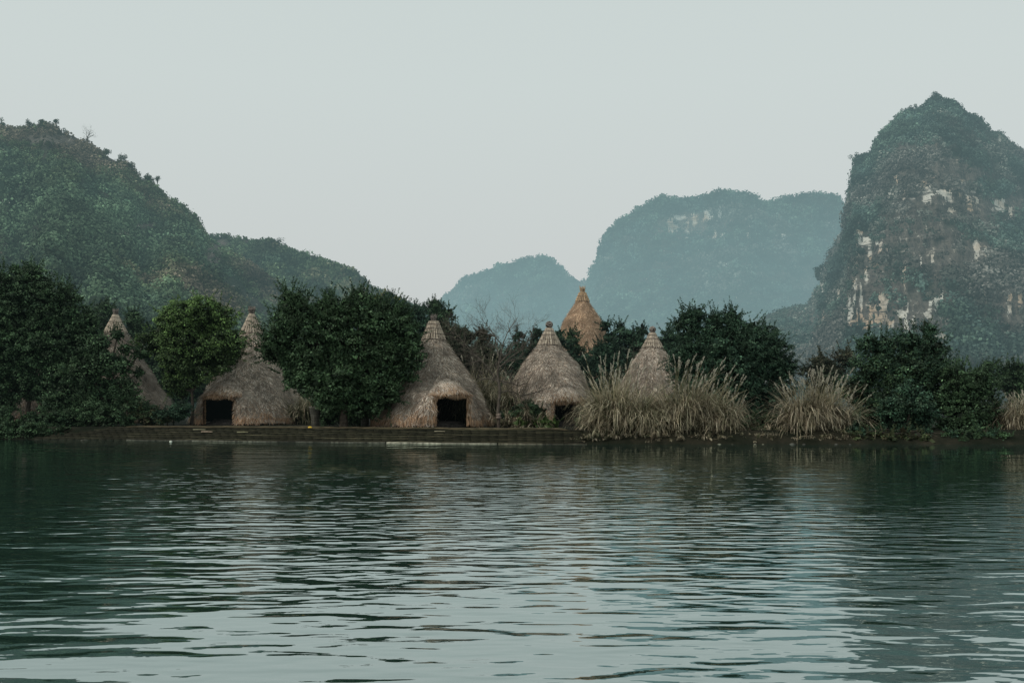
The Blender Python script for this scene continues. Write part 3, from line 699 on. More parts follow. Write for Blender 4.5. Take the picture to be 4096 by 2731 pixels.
back('dark tree filling the gap between hidden hut and bright green tree', [(535, 1270, 30), (545, 1320, 45), (590, 1340, 50), (600, 1430, 70), (650, 1500, 80)], 90, G_DARK)
back('hazy round tree behind the bright green tree', [(1560, 1215, 40), (1530, 1260, 60), (1480, 1240, 40)], 125, G_BLUE)
back('small autumn tree with yellow leaves above the big dark tree', [(1535, 1195, 26), (1580, 1205, 20), (1500, 1200, 16)], 130, G_YEL)
back('hazy green tree on the saddle left of distant small peak', [(1620, 1225, 24), (1660, 1245, 30), (1700, 1235, 22), (1740, 1225, 24)], 128, G_BLUE)
back('brown twiggy tree at foot of cliff behind the middle reeds', [(3300, 1460, 48), (3250, 1490, 44), (3340, 1500, 50), (3380, 1440, 44), (3290, 1560, 60)], 80, G_BROWN)
back('green tree behind right-hand reeds at the photo edge', [(4060, 1500, 60), (4010, 1530, 50), (4110, 1530, 75), (4090, 1600, 80), (3960, 1480, 36)], 78, G_DARK)
back('dark tree between green tree and the arched doorway hut', [(820, 1500, 55), (770, 1560, 70), (850, 1440, 40)], 90)
back('lower dark tree behind the huts right of hidden hut base', [(640, 1600, 60), (600, 1610, 50), (690, 1590, 50)], 90, G_DARK)
# undergrowth bushes
def bush(label, blobs, Y, pal=G_DARK, **kw):
    kw.setdefault('leaf', .14); kw.setdefault('spiky', .5)
    return tree('bush', label, blobs, Y, pal=pal, cat='bush', trunk_r=.05, clump=.3, group='low bushes on the bank', **kw)
bush('low dark bush under the far left tree by the water', [(10, 1670, 60), (110, 1690, 52), (210, 1680, 56), (-40, 1680, 60)], 69)
bush('low dark bush before the base of hidden hut', [(290, 1670, 60), (370, 1655, 62), (440, 1665, 50), (510, 1685, 34)], 69.5)
bush('dark green bush between hidden hut and the green tree trunk', [(590, 1680, 26), (650, 1665, 36), (700, 1655, 42), (735, 1640, 40)], 71, G_BLUE)
bush('small leafy bush at left foot of grey hut', [(2060, 1655, 34), (2110, 1640, 38), (2150, 1660, 34), (2020, 1670, 26)], 67, G_DARK)
bush('bright green weeds in front of the grey hut wall', [(2185, 1692, 16), (2215, 1694, 15), (2150, 1694, 14), (2080, 1692, 14)], 65.5, G_BRIGHT, leaf=.1)
bush('dark bush in shade under the big spreading tree', [(1350, 1640, 60), (1430, 1650, 60), (1510, 1630, 70), (1310, 1660, 40), (1570, 1640, 48)], 71, G_DARK)
bush('dark bush at water edge under feathery tree', [(2880, 1715, 50), (2960, 1700, 62), (3040, 1710, 52), (3100, 1690, 50), (3160, 1730, 36)], 62.3, G_DARK, gz=.4)
bush('dark overhanging bush at waterline right of middle reeds', [(3420, 1730, 44), (3500, 1745, 36), (3600, 1750, 30), (3700, 1740, 40), (3800, 1750, 34), (3900, 1750, 30), (3960, 1745, 30)], 59.8, G_BLUE, gz=.2)
bush('dark bush hanging over the far left waterline', [(0, 1715, 44), (60, 1722, 40), (125, 1725, 36), (190, 1728, 30), (250, 1726, 24)], 66.6, G_DARK, gz=.3)
bush('dark ragged bush filling the gap under hidden hut right slope', [(545, 1655, 34), (595, 1670, 32), (520, 1625, 26), (640, 1680, 26)], 70.5, G_OLIVE)
bush('dark bush along water below the dark sloping tree', [(3840, 1750, 36), (3900, 1752, 36), (3960, 1752, 32), (4010, 1750, 28), (3780, 1754, 28)], 59.6, G_DARK, gz=.1)
bush('dark bush along water below the wide tree at cliff foot', [(3430, 1752, 30), (3490, 1752, 32), (3550, 1754, 30), (3620, 1752, 34), (3690, 1754, 30)], 59.4, G_OLIVE, gz=.1)
bush('dark brush behind the tall reeds below smallest hut', [(2560, 1650, 60), (2660, 1660, 60), (2760, 1650, 70), (2460, 1660, 60), (2360, 1680, 50)], 65, G_DARK)

# ------------------------------------------------------------------ bare tree
def bare_tree(name, label, limbs, Y, twig=1.0, r0=.12, gz=GZ, depthj=.5, group=None):
    bx = (limbs[0][0][0] - 2048) / F * Y; org = np.array([bx, Y, gz])
    root = thing(name, label, 'tree', org, 0, group)
    rs = random.Random(int(limbs[0][0][0]))
    trunk = MB(); br = MB()
    def grow(p, d, ln, r, lv):
        n = 5; pts = [p]; dd = d
        for i in range(n):
            dd = norm(dd + np.array([rs.gauss(0, .18), rs.gauss(0, .12), rs.gauss(.05, .14)]))
            pts.append(pts[-1] + dd * ln / n)
        tube(br, pts, np.linspace(r, r * .35, n + 1), 4, (.105, .09, .075))
        if lv <= 0: return
        for k in range(rs.choice([3, 4, 5])):
            i = rs.randint(1, n); ang = rs.choice([-1, 1]) * rs.uniform(.4, 1.0)
            nd = norm(np.array([dd[0] * math.cos(ang) - dd[2] * math.sin(ang), dd[1] + rs.gauss(0, .4), dd[0] * math.sin(ang) + dd[2] * math.cos(ang)]) + np.array([0, 0, .15]))
            grow(pts[i], nd, ln * rs.uniform(.5, .75), r * .55, lv - 1)
    for li, limb in enumerate(limbs):
        yo = 0 if li == 0 else rs.uniform(-depthj, depthj)
        pts = []
        for j, (a, b) in enumerate(limb):
            y = Y + (yo * j / max(1, len(limb) - 1) if li else 0)
            pts.append(P(a, b, y))
        if li == 0:
            pts[0][2] = gz - .2
            tube(trunk, pts, np.linspace(r0, r0 * .55, len(pts)), 8, (.085, .072, .06)); continue
        rr = np.linspace(r0 * .42, r0 * .12, len(pts))
        tube(br, pts, rr, 5, (.105, .09, .075))
        for j in range(1, len(pts)):
            for k in range(int(3 * twig)):
                f = rs.random(); p = pts[j - 1] * (1 - f) + pts[j] * f
                d = norm(pts[j] - pts[j - 1]); ang = rs.choice([-1, 1]) * rs.uniform(.3, 1.0)
                nd = norm(np.array([d[0] * math.cos(ang) - d[2] * math.sin(ang), rs.gauss(0, .4), d[0] * math.sin(ang) + d[2] * math.cos(ang)]) + np.array([0, 0, .2]))
                grow(p, nd, rs.uniform(.7, 1.5), max(.011, rr[j] * .55), 2)
    trunk.build('trunk', M_bark, root, origin=org); br.build('branches', M_bark, root, origin=org)
    return root
bare_tree('bare_tree', 'leafless grey tree with twisting limbs between the brown hut and grey hut', [
    [(1994, 1712), (1992, 1640), (2000, 1560), (1990, 1500), (1998, 1430)],
    [(1990, 1525), (1960, 1480), (1925, 1440), (1895, 1415), (1860, 1375), (1825, 1336), (1800, 1332)],
    [(1925, 1440), (1890, 1450), (1850, 1457)],
    [(1998, 1435), (1988, 1390), (1980, 1345), (1950, 1305), (1922, 1270)],
    [(1980, 1345), (1930, 1330), (1890, 1325)],
    [(2000, 1450), (2035, 1415), (2055, 1370), (2040, 1325), (2030, 1290)],
    [(1998, 1470), (2040, 1430), (2085, 1400), (2125, 1340), (2140, 1290)],
    [(2000, 1440), (2010, 1380), (2030, 1330), (2070, 1270)],
    [(1992, 1520), (2040, 1530), (2075, 1542), (2110, 1530), (2140, 1480)],
    [(1998, 1570), (2030, 1563), (2060, 1570), (2085, 1582), (2105, 1598)],
    [(2085, 1582), (2130, 1572), (2160, 1565), (2185, 1540)],
    [(1985, 1520), (1950, 1512), (1925, 1518), (1895, 1533)]], 66.5, 1.3)
bare_tree('bare_tree', 'small crooked leafless shrub in front of the smallest hut', [
    [(2560, 1660), (2556, 1600), (2552, 1560)],
    [(2552, 1560), (2548, 1530), (2552, 1500), (2560, 1470)],
    [(2552, 1560), (2580, 1545), (2605, 1548)],
    [(2556, 1580), (2520, 1550), (2510, 1520)]], 66, 1.0, .05)

# ------------------------------------------------------------------ reeds
P_GREEN = [(.16, .18, .095), (.22, .225, .13), (.10, .125, .065), (.28, .26, .16)]
P_DRY = [(.48, .41, .29), (.38, .31, .21), (.58, .51, .38), (.23, .18, .125)]
def reeds(label, px, Y, top_py, plume_py, base_py=1765, spread=55, n=850, npl=16, dry=.5, lean=.36, gz=None, group='tall plume reeds along the bank', droopy=1.0, plean=.1):
    g0 = GZ * .45 if gz is None else gz
    cx = (px - 2048) / F * Y; org = np.array([cx, Y, g0]); sp = spread * Y / F
    H = P(px, top_py, Y)[2] - g0; HP = P(px, plume_py, Y)[2] - g0
    root = thing('reed_clump', label, 'reeds', org, 0, group)
    mb = MB(); pg = np.array(P_GREEN); pd = np.array(P_DRY); seg = 7
    n = int(n * 1.5); k = n
    base = np.stack([rng.normal(0, sp * .45, k), rng.normal(0, sp * .4, k), rng.uniform(-.2, .25, k)], -1)
    ns_ = max(12, k // 16); si = rng.integers(0, ns_, k)
    sb = np.stack([rng.normal(0, sp * .5, ns_), rng.normal(0, sp * .4, ns_), rng.uniform(-.1, .2, ns_)], -1)
    base = sb[si] + base * .12
    saz = np.arctan2(sb[:, 1] - sp * .2, sb[:, 0]) + rng.normal(0, .7, ns_)
    az = saz[si] + rng.normal(0, .45, k)
    sl = rng.uniform(.45, 1.35, ns_); st = np.abs(rng.normal(0, lean, ns_)) * .9 + .06
    ln = H * sl[si] * rng.uniform(.75, 1.15, k); tilt = st[si] + rng.normal(0, .1, k)
    hd = np.stack([np.cos(az), np.sin(az), az * 0], -1)
    s = np.linspace(0, 1, seg)
    bend = rng.uniform(.5, 2.6, k) * droopy
    pts = []; p = base.copy(); pts.append(p)
    for i in range(1, seg):
        a = tilt + bend * (s[i] ** 2.2)
        p = p + (hd * np.sin(a)[:, None] + np.array([0, 0, 1]) * np.cos(a)[:, None]) * (ln / (seg - 1))[:, None]; p[:, 2] = np.maximum(p[:, 2], .02 - g0); pts.append(p)
    wd = rng.uniform(.03, .06, k)
    sd = np.stack([-np.sin(az + rng.normal(0, .8, k)), np.cos(az), az * 0], -1); sd = norm(sd)
    isdry = (rng.random(ns_) < dry * .85)[si] ^ (rng.random(k) < .12); sshade = rng.uniform(.28, 1.3, ns_)[si][:, None]
    cb = np.where(isdry[:, None], pd[rng.integers(0, 4, k)], pg[rng.integers(0, 4, k)]) * rng.uniform(.7, 1.2, (k, 1)) * sshade
    for i in range(seg - 1):
        w0 = wd * (1 - (i / (seg - 1)) ** 2 * .8); w1 = wd * (1 - ((i + 1) / (seg - 1)) ** 2 * .85)
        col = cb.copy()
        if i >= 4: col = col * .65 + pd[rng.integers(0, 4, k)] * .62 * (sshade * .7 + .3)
        else: col = col * (.45 + .13 * i)  # self-shadow painted in: blade colour darkens toward the base
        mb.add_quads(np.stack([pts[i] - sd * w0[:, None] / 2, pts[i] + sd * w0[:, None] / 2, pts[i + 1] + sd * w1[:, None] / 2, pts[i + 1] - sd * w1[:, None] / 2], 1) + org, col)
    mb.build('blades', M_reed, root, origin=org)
    mb = MB()
    for j in range(int(npl * 1.5)):
        b = np.array([rng.normal(0, sp * .55), rng.normal(0, sp * .4), 0]); hh = HP * rng.uniform(.62, 1.03)
        lx = b[0] / sp * .12 + rng.normal(plean, .13)
        top = b + np.array([lx * hh, rng.normal(0, .05) * hh, hh])
        md = (b + top) / 2 - np.array([lx * hh * .15, 0, 0]); tube(mb, org + np.array([b, md, top]), [.014, .012, .008], 3, (.20, .18, .10))
        L = rng.uniform(.35, .7); m = 46; s = rng.uniform(0, 1, m)
        ax = norm(top - md); drift = np.array([.25 * np.sign(lx + .01), 0, -.15])
        q_ = top + ax * ((s - .75) * L)[:, None] + drift * (s ** 2)[:, None] * L * .35
        fat = .022 * np.sin(np.clip(s, .02, 1) * np.pi) ** .6 + .012
        d = norm(ax + rand_dirs(m) * .5)
        l_ = rng.uniform(.07, .14, m)
        leaf_cards(mb, org + q_ + rand_dirs(m) * fat[:, None], d, l_, l_ * .26, np.array((.44, .41, .33)) * rng.uniform(.6, 1.2, (m, 1)))
    if npl: mb.build('plumes', M_reed, root, origin=org)
    return root

RD = [
 (2392, 60.4, 1680, 1600, 22, 260, 0, .75, 'low straw-coloured reeds spilling over right end of the steps'),
 (2425, 62.2, 1560, 1465, 42, 900, 12, .5, 'first tall reed clump right of grey hut doorway'),
 (2460, 61.8, 1530, 1415, 55, 1000, 20, .5, 'reed clump with the tallest plumes left of the smallest hut'),
 (2520, 61.2, 1560, 1460, 60, 900, 9, .65, 'reed clump at left front of the smallest hut'),
 (2600, 60.8, 1610, 1560, 55, 800, 0, .35, 'short greener reed clump directly before the smallest hut'),
 (2680, 61.0, 1585, 1530, 60, 850, 6, .5, 'arching reed clump before the right side of smallest hut'),
 (2740, 61.8, 1535, 1430, 60, 1000, 26, .55, 'reed clump with many slanting plumes right of the smallest hut'),
 (2830, 61.6, 1565, 1480, 60, 900, 14, .5, 'reed clump before the feathery tree, plumes leaning right'),
 (2910, 61.4, 1600, 1540, 45, 600, 7, .6, 'last sparse reed clump of the middle bank stretch'),
 (3180, 60.6, 1640, 1560, 34, 400, 3, .85, 'short straw reeds at left foot of the pale reeds'),
 (3200, 61.2, 1555, 1485, 45, 700, 12, .75, 'leftmost clump of the pale reeds between feathery tree and dark tree'),
 (3270, 61.6, 1540, 1475, 44, 900, 26, .8, 'central dense clump of the pale reeds between feathery tree and dark tree'),
 (3335, 61.4, 1580, 1510, 38, 800, 16, .75, 'rightmost clump of the pale reeds, leaning over the water'),
 (4055, 62.5, 1590, 1572, 40, 600, 14, .8, 'pale reed clump at right edge of the view'),
 (4125, 62.5, 1580, 1570, 50, 600, 12, .8, 'second pale reed clump cut by right edge'),
]
for (px, Y, tp, pp, sp, n, npl, dry, lab) in RD:
    reeds(lab, px, Y, tp, pp, spread=sp, n=n, npl=npl, dry=dry, plean=.16 if 2700 < px < 2950 else .05)
for (px, Y, tp, pp, lab) in [(1905, 72, 1500, 1420, 'dim reed clump behind left side of bare tree'), (1960, 73, 1490, 1400, 'dim reed clump behind the bare tree trunk'),
                             (2060, 72, 1500, 1440, 'grey-green reed clump behind right side of bare tree'), (1225, 75, 1560, 1540, 'reed clump in gap right of the arched doorway hut')]:
    reeds(lab, px, Y, tp, pp, spread=48, n=600, npl=7, dry=.35, gz=GZ, group='reeds growing between the huts')
for (px, Y, tp, lab) in [(2140, 66, 1620, 'drooping grass tuft on left wall of grey hut'), (2030, 66.5, 1640, 'grass tuft at foot of the bare tree'),
                         (2335, 59.6, 1745, 'straw tuft touching water at right end of steps'), (2380, 59.5, 1735, 'straw tuft touching water below first tall reeds'), (2640, 59.5, 1735, 'straw tuft touching water under smallest hut'),
                         (2880, 59.6, 1738, 'straw tuft touching water beside small pale rock'), (3040, 59.7, 1735, 'straw tuft by the two flat rocks'), (3260, 59.6, 1735, 'straw tuft touching water below centre of pale reeds'), (3320, 59.6, 1738, 'straw tuft touching water below right of pale reeds'), (4070, 60.5, 1735, 'straw tuft at waterline near right edge'),
                         (2960, 60.3, 1715, 'dry grass tuft at waterline under feathery tree'), (3110, 60.4, 1712, 'dry grass tuft left of pale reeds'), (3180, 60.0, 1725, 'dry grass tuft at waterline before pale reeds'),
                         (3390, 60.2, 1715, 'dry grass tuft right of pale reeds at waterline'), (2440, 60.0, 1715, 'drooping straw tuft at waterline below tall plumes'), (2560, 59.9, 1718, 'drooping straw tuft at waterline below short reeds'),
                         (2700, 59.9, 1716, 'drooping straw tuft at waterline right of short reeds'), (2820, 60.0, 1714, 'drooping straw tuft at waterline left of feathery tree')]:
    g = GZ if px < 2200 else .25
    reeds(lab, px, Y, tp, tp, spread=60 if px > 2200 else 30, n=420 if px > 2200 else 220, npl=0, dry=.7, lean=.8, gz=g, group='grass tufts on the bank')

# ------------------------------------------------------------------ small things on the bank
def basket_post(px, Y, label, w0, w1, h, col):
    cx = (px - 2048) / F * Y
    r = thing('woven_post', label, 'post', (cx, Y, GZ), 0)
    mb = MB()
    lathe(mb, [(w0 * (1 + .0), 0), (w0 * 1.02, h * .4), (w1 * .92, h * .75), (w1, h * .9)], 16, np.array(col) * .5, (0, 0, 0), .02)
    for z in np.linspace(.03, h * .9, 20):
        rr = np.interp(z, [0, h * .4, h * .75, h * .9], [w0, w0 * 1.02, w1 * .92, w1]) + .012
        aa = np.linspace(0, 2 * np.pi, 19)
        tube(mb, np.stack([rr * np.cos(aa), rr * np.sin(aa), z + .012 * np.sin(aa * 8)], -1), [.022] * 19, 4, np.array(col) * rng.uniform(.7, 1.4))
    mb.build('woven_wall', M_bamboo, r)
    mb = MB()
    lathe(mb, [(w1 * .3, h * .93), (w1 * 1.18, h * .93), (w1 * 1.18, h), (.01, h * 1.03)], 16, np.array(col) * 1.5)
    mb.build('lid', M_bamboo, r)
basket_post(1262, 68, 'woven cane post with a pale flat top right of the arched doorway hut', .26, .40, 1.35, (.12, .115, .095))
basket_post(1460, 69, 'dim woven cane post under the big spreading tree', .26, .40, 1.2, (.085, .085, .07))

Ys = 66.0; cx = (1994 - 2048) / F * Ys
r = thing('carved_stump', 'short carved stump with a knobbly head at foot of the leafless tree', 'stump', (cx + .02, Ys - .6, GZ))
mb = MB(); lathe(mb, [(.12, -.05), (.10, .2), (.085, .45), (.11, .55)], 10, (.07, .055, .045), (0, 0, 0), .06); mb.build('stem', M_bark, r, smooth=True)
mb = MB(); lathe(mb, [(.08, .55), (.19, .60), (.20, .68), (.12, .73), (.16, .78), (.17, .86), (.08, .93), (.01, .94)], 12, (.16, .125, .105), (0, 0, 0), .08); mb.build('head', M_bark, r, smooth=True)

def rock(px, py, w, label, col, flat=.45):
    Y = CAMH * F / (py - HOR)
    Y = float(shoreY((px - 2048) / F * 59)) + (.1 if px > 500 and py < 1779 else -.25); cx = (px - 2048) / F * Y; r_ = w / 2 * Y / F
    col = tuple(.6 * c_ for c_ in col); mb = MB(); prof = [(r_ * math.cos(u), r_ * flat * math.sin(u)) for u in np.linspace(-.6, 1.5, 8)]
    lathe(mb, prof, 11, col, (0, 0, 0), .13)
    o = mb.build('shore_rock', M_stone, smooth=False); o.location = (cx, Y, .0)
    tag(o, label, 'rock', 'small rocks along the waterline')
rock(2877, 1777, 14, 'small pale rock at waterline below feathery tree', (.30, .29, .22))
rock(2930, 1778, 9, 'tiny rock right of the small pale rock under feathery tree', (.12, .12, .09))
rock(3020, 1778, 12, 'flat pale rock at waterline left of pale reeds', (.26, .25, .19))
rock(3052, 1778, 9, 'smaller of two flat rocks left of pale reeds', (.24, .23, .17))
rock(3170, 1776, 22, 'wide low grey rock in front of the pale reeds', (.14, .14, .12))
rock(3215, 1777, 14, 'grey rock touching water below centre of pale reeds', (.16, .15, .13))
rock(3345, 1776, 16, 'dark rock at waterline below the right pale reeds', (.12, .115, .1))
rock(3400, 1777, 10, 'little rock at waterline beside overhanging bush', (.13, .125, .11))
rock(2200, 1779, 12, 'dark stone in water at right end of waterline slab', (.05, .05, .04))
rock(335, 1757, 28, 'low pale stone at the dark left waterline', (.13, .125, .1), .25)

def float_ball(px, py, w, label):
    Y = CAMH * F / (py - HOR); cx = (px - 2048) / F * Y; r_ = w / 2 * Y / F
    root = thing('float', label, 'float', (cx, Y, 0))
    mb = MB(); lathe(mb, [(r_ * math.cos(u), r_ * .8 * math.sin(u)) for u in np.linspace(-1.2, 1.55, 10)], 14, (.55, .56, .48)); mb.build('shell', M_misc, root, smooth=True)
    mb = MB(); lathe(mb, [(r_ * .2, r_ * .7), (r_ * .24, r_ * .85), (.005, r_ * .88)], 8, (.3, .3, .26)); mb.build('cap', M_misc, root)
float_ball(683, 1766, 12, 'small whitish float bobbing just off the steps')

def fallen_leaf(px, Y, z, w, label, col, name='fallen_leaf', cat='leaf'):
    cx = (px - 2048) / F * Y; mb = MB(); n = 9
    u = np.linspace(-1, 1, n); hw = w * .35 * np.sqrt(np.maximum(0, 1 - u ** 2))
    v = []
    for i in range(n): v += [(u[i] * w, -hw[i], .0), (u[i] * w, 0, .05 + .05 * (1 - u[i] ** 2)), (u[i] * w, hw[i], .02)]
    q = []
    for i in range(n - 1):
        for j in range(2): q.append((i * 3 + j, (i + 1) * 3 + j, (i + 1) * 3 + j + 1, i * 3 + j + 1))
    mb.add(v, q, np.array(col)); o = mb.build(name, M_misc); o.location = (cx, Y, z); tag(o, label, cat)
fallen_leaf(1240, shoreY(-12) + 1.75, GZ + .045, .13, 'curled yellow leaf lying on the landing above the steps', (.62, .40, .05))

def pole(px0, px1, s, z, label, col, r=.022):
    mb = MB(); Y0 = shoreY((px0 - 2048) / F * 63) + s; Y1 = shoreY((px1 - 2048) / F * 63) + s
    a = np.array([(px0 - 2048) / F * Y0, Y0, z]); b = np.array([(px1 - 2048) / F * Y1, Y1, z])
    tube(mb, [a, (a + b) / 2 + np.array([0, 0, .01]), b], [r, r * .9, r * .6], 6, col)
    o = mb.build('bamboo_stick', M_bamboo, origin=a); tag(o, label, 'stick', 'dry bamboo sticks lying on the steps')
pole(772, 822, .27 * 4 + .1, rise * 5 + .025, 'thin pale stick lying on upper step before arched doorway', (.4, .37, .25))
pole(948, 992, .27 * 3 + .1, rise * 4 + .025, 'short pale stick on middle step before the arched doorway hut', (.38, .36, .22))
pole(805, 850, .27 * 3 + .05, rise * 4 + .03, 'thick buff stick below the thin one at left of steps', (.42, .32, .24), .035)
pole(1738, 1780, .27 * 4 + .1, rise * 5 + .025, 'pale stick on the steps left of brown hut doorway', (.38, .34, .24))

# ------------------------------------------------------------------ hills
def hill(name, label, ridge, Yr, D, mat, cols=220, rows=170, relief=6.0, rscale=.02, power=1.3, patches=None, rock_zone=None, ledges=0.0,
         shrubs=6000, per=34, sr=1.3, leafs=.7, spal=None, rock_thr=.25, back_depth=None, shade=1.6, tscale=.03, ridge_bias=0, foot=0.0):
    rp = np.array(ridge, dtype=float)
    seg = np.r_[0, np.cumsum(np.hypot(*np.diff(rp, axis=0).T))]
    u = np.linspace(0, seg[-1], cols)
    rx = np.interp(u, seg, rp[:, 0]); ry = np.interp(u, seg, rp[:, 1])
    zr = CAMH + (HOR - ry) / F * Yr
    tv = np.linspace(0, 1, rows) ** .85
    bd = back_depth or D
    def point(ui, t, backside=False):
        # t: 1 at the ridge, 0 at the foot
        z0 = np.interp(ui, u, zr); pxr = np.interp(ui, u, rx)
        dd = D * (1 - t) ** power
        z = z0 * t ** .92 + (1 - t) * foot
        y = Yr - dd if not backside else Yr + bd * (1 - t)
        q = np.stack([pxr / F * Yr * rscale, t * z0 * rscale, y * 0 + Yr * .01], -1)
        n = fbm(q, 5, 41 + int(Yr)) * relief
        ridgef = np.clip((1 - t) * 8, 0, 1)
        y = y + n * ridgef * 1.6
        if ledges:
            zl = z + 1.5 * fbm(q * 3, 3, 77)
            saw = (zl / 5.5) % 1.0
            y = y - ledges * (saw ** 2) * ridgef
            zl2 = (zl / 1.7 + .3) % 1.0
            y = y - ledges * .35 * zl2 * ridgef
            gul = fbm(np.stack([pxr * .02, z * .012, z * 0], -1), 4, 91)
            y = y + gul * ledges * 2.2 * ridgef
        else:
            gul = fbm(np.stack([pxr * .010, z * .02, z * 0], -1), 3, 93)
            y = y + gul * relief * 1.3 * ridgef
        x = (pxr - 2048) / F * y
        return np.stack([x, y, z], -1), z0, pxr
    U, TV = np.meshgrid(u, tv)
    Pf, z0, pxr = point(U, TV)
    Pb, _, _ = point(U, TV[::-1], True)
    Pall = np.concatenate([Pf, Pb[1:]], 0)
    m, n = Pall.shape[:2]; ii = np.arange(m * n).reshape(m, n)
    q = np.stack([ii[:-1, :-1], ii[:-1, 1:], ii[1:, 1:], ii[1:, :-1]], -1).reshape(-1, 4)
    mb = MB(); mb.add(Pall.reshape(-1, 3), q, (.05, .05, .05))
    o = mb.build(name, mat, smooth=True); tag(o, kind='structure')
    def masks(Pw):
        px = 2048 + Pw[..., 0] / Pw[..., 1] * F; py = HOR - (Pw[..., 2] - CAMH) / Pw[..., 1] * F
        wob = fbm(np.stack([px * .02, py * .02, px * 0], -1), 3, 55)
        rz = np.zeros(px.shape)
        if rock_zone:
            for (cx, cy, ax, ay) in rock_zone:
                d = np.hypot((px - cx) / ax, (py - cy) / ay); rz = np.maximum(rz, np.clip(1.6 - d * 1.2 + wob * .9, 0, 1))
        bare = np.zeros(px.shape)
        if patches is not None:
            w1 = fbm(np.stack([px * .09, py * .05, px * 0], -1), 3, 66) * .55
            for (cx, cy, ax, ay) in patches:
                d = np.maximum(np.abs(px - cx) / ax, np.abs(py - cy) / ay) + w1
                bare = np.maximum(bare, np.clip(1.75 - d * 1.1, 0, 1))
        return bare, rz
    bare, rz = masks(Pall)
    at = o.data.attributes.new('bare', 'FLOAT_COLOR', 'POINT')
    at.data.foreach_set('color', np.stack([bare, rz, bare * 0, bare * 0 + 1], -1).astype(np.float32).ravel())
    # shrubs covering the slope
    if shrubs:
        k = shrubs * 2
        us = rng.uniform(0, u[-1], k); ts = rng.uniform(.02, 1.0, k) ** .8
        kr = int(shrubs * .05); us[:kr] = rng.uniform(0, u[-1], kr); ts[:kr] = rng.uniform(.985, 1, kr)
        pp, _, _ = point(us, ts)
        b_, r_ = masks(pp)
        patchy = fbm(pp * .05, 3, 12)
        keepp = (b_ < .3) & (rng.random(k) > r_ * .9) & (patchy + rng.uniform(-.2, .2, k) > -rock_thr)
        pp = pp[keepp][:shrubs]; ts_k = ts[keepp][:shrubs]; patchy = patchy[keepp][:shrubs]; rr_ = r_[keepp][:shrubs]
        k = len(pp)
        rad_ = np.exp(rng.normal(-.12, .42, k)) * sr * np.where(rr_ > .5, .7, 1.0)
        sp = np.array(spal)
        tone = fbm(pp * tscale, 3, 88) * 1.5; tone2 = fbm(pp * tscale * 3.1, 2, 19)
        base = sp[np.clip(((tone + .5 + rng.uniform(-.15, .15, k)) * len(sp)).astype(int), 0, len(sp) - 1)] * np.exp(rng.normal(-.08, .36, (k, 1))) * shade * (1 + 1.0 * tone2[:, None])
        rad_ = rad_ * (1 + .9 * np.clip(fbm(pp * tscale * 2, 2, 5), -.5, .8))
        rad_ = np.clip(rad_, .3 * sr, np.where(ts_k > .96, 1.0, 1.9) * sr)
        pr_ = np.repeat(np.arange(k), per); kk = len(pr_)
        d = rand_dirs(kk); d[:, 2] = d[:, 2] * .8 + .25; d[:, 1] -= .35; d = norm(d)
        pos = pp[pr_] + d * (rad_[pr_] * rng.uniform(.6, 1.05, kk))[:, None]
        dirs = norm(d * .5 + rand_dirs(kk)); l_ = rng.uniform(.6, 1.3, kk) * leafs * np.clip(rad_[pr_] / sr, .7, 1.12)
        mb = MB(); leaf_cards(mb, pos, dirs, l_, l_ * .8, base[pr_] * rng.uniform(.75, 1.25, (kk, 1)), nrm=norm(d + rand_dirs(kk) * .45))
        so = mb.build('hillside_shrubs', M_shrub)
        tag(so, label, 'shrubs', kind='stuff')
    return point, u

S_GREEN = [(.098, .082, .060), (.072, .074, .045), (.054, .076, .040), (.043, .066, .038), (.034, .056, .036), (.052, .082, .048)]
S_KARST = [(.080, .077, .068), (.060, .064, .054), (.038, .056, .044), (.032, .050, .042), (.027, .045, .038), (.042, .066, .048)]
M_hill_l = hill_mat('green_slope')
M_hill_r = hill_mat('karst_cliff', nscale=.035)
M_hill_f = hill_mat('distant_mountain', nscale=.012)

rl = [(-700, 640), (-420, 560), (-200, 520), (0, 520), (42, 520), (70, 526), (126, 510), (151, 510), (189, 500), (217, 516), (253, 534), (295, 545), (351, 580), (393, 608), (435, 630), (484, 655), (519, 672), (544, 705), (582, 730), (617, 752), (666, 792), (730, 830), (779, 870), (808, 920), (828, 948), (880, 985), (960, 1035), (1060, 1110), (1180, 1210), (1320, 1340), (1460, 1500), (1520, 1575)]
p1, u1 = hill('hill', 'green and brown scrub covering the steep hill at left', rl, 262, 135, M_hill_l, cols=300, rows=200, relief=9, rscale=.03, shrubs=11500, per=34, sr=1.5, leafs=.62, spal=S_GREEN, rock_thr=.32,
     rock_zone=[(430, 640, 60, 20), (560, 905, 60, 14), (730, 905, 30, 14), (580, 985, 20, 30), (480, 1015, 7, 30), (860, 1010, 50, 60), (250, 560, 120, 25), (480, 940, 50, 12)],
     patches=[(312, 634, 7, 4), (480, 1015, 3, 14), (470, 935, 20, 3)])
r2 = [(500, 900), (700, 920), (835, 955), (870, 952), (905, 945), (933, 965), (982, 952), (1017, 966), (1080, 966), (1122, 987), (1192, 1019), (1256, 1022), (1298, 1047), (1354, 1068), (1410, 1085), (1445, 1113), (1473, 1149), (1543, 1180), (1585, 1200), (1634, 1225), (1720, 1262), (1850, 1320), (2000, 1400), (2150, 1480), (2300, 1560)]
hill('hill', 'pale green scrub covering the lower second ridge at left', r2, 305, 130, M_hill_l, cols=300, rows=150, relief=9, rscale=.03, shrubs=9500, per=30, sr=1.6, leafs=.75, spal=S_GREEN, rock_thr=.4,
     rock_zone=[(880, 980, 40, 22), (990, 960, 22, 12), (1250, 1030, 30, 12), (820, 1000, 40, 70)])

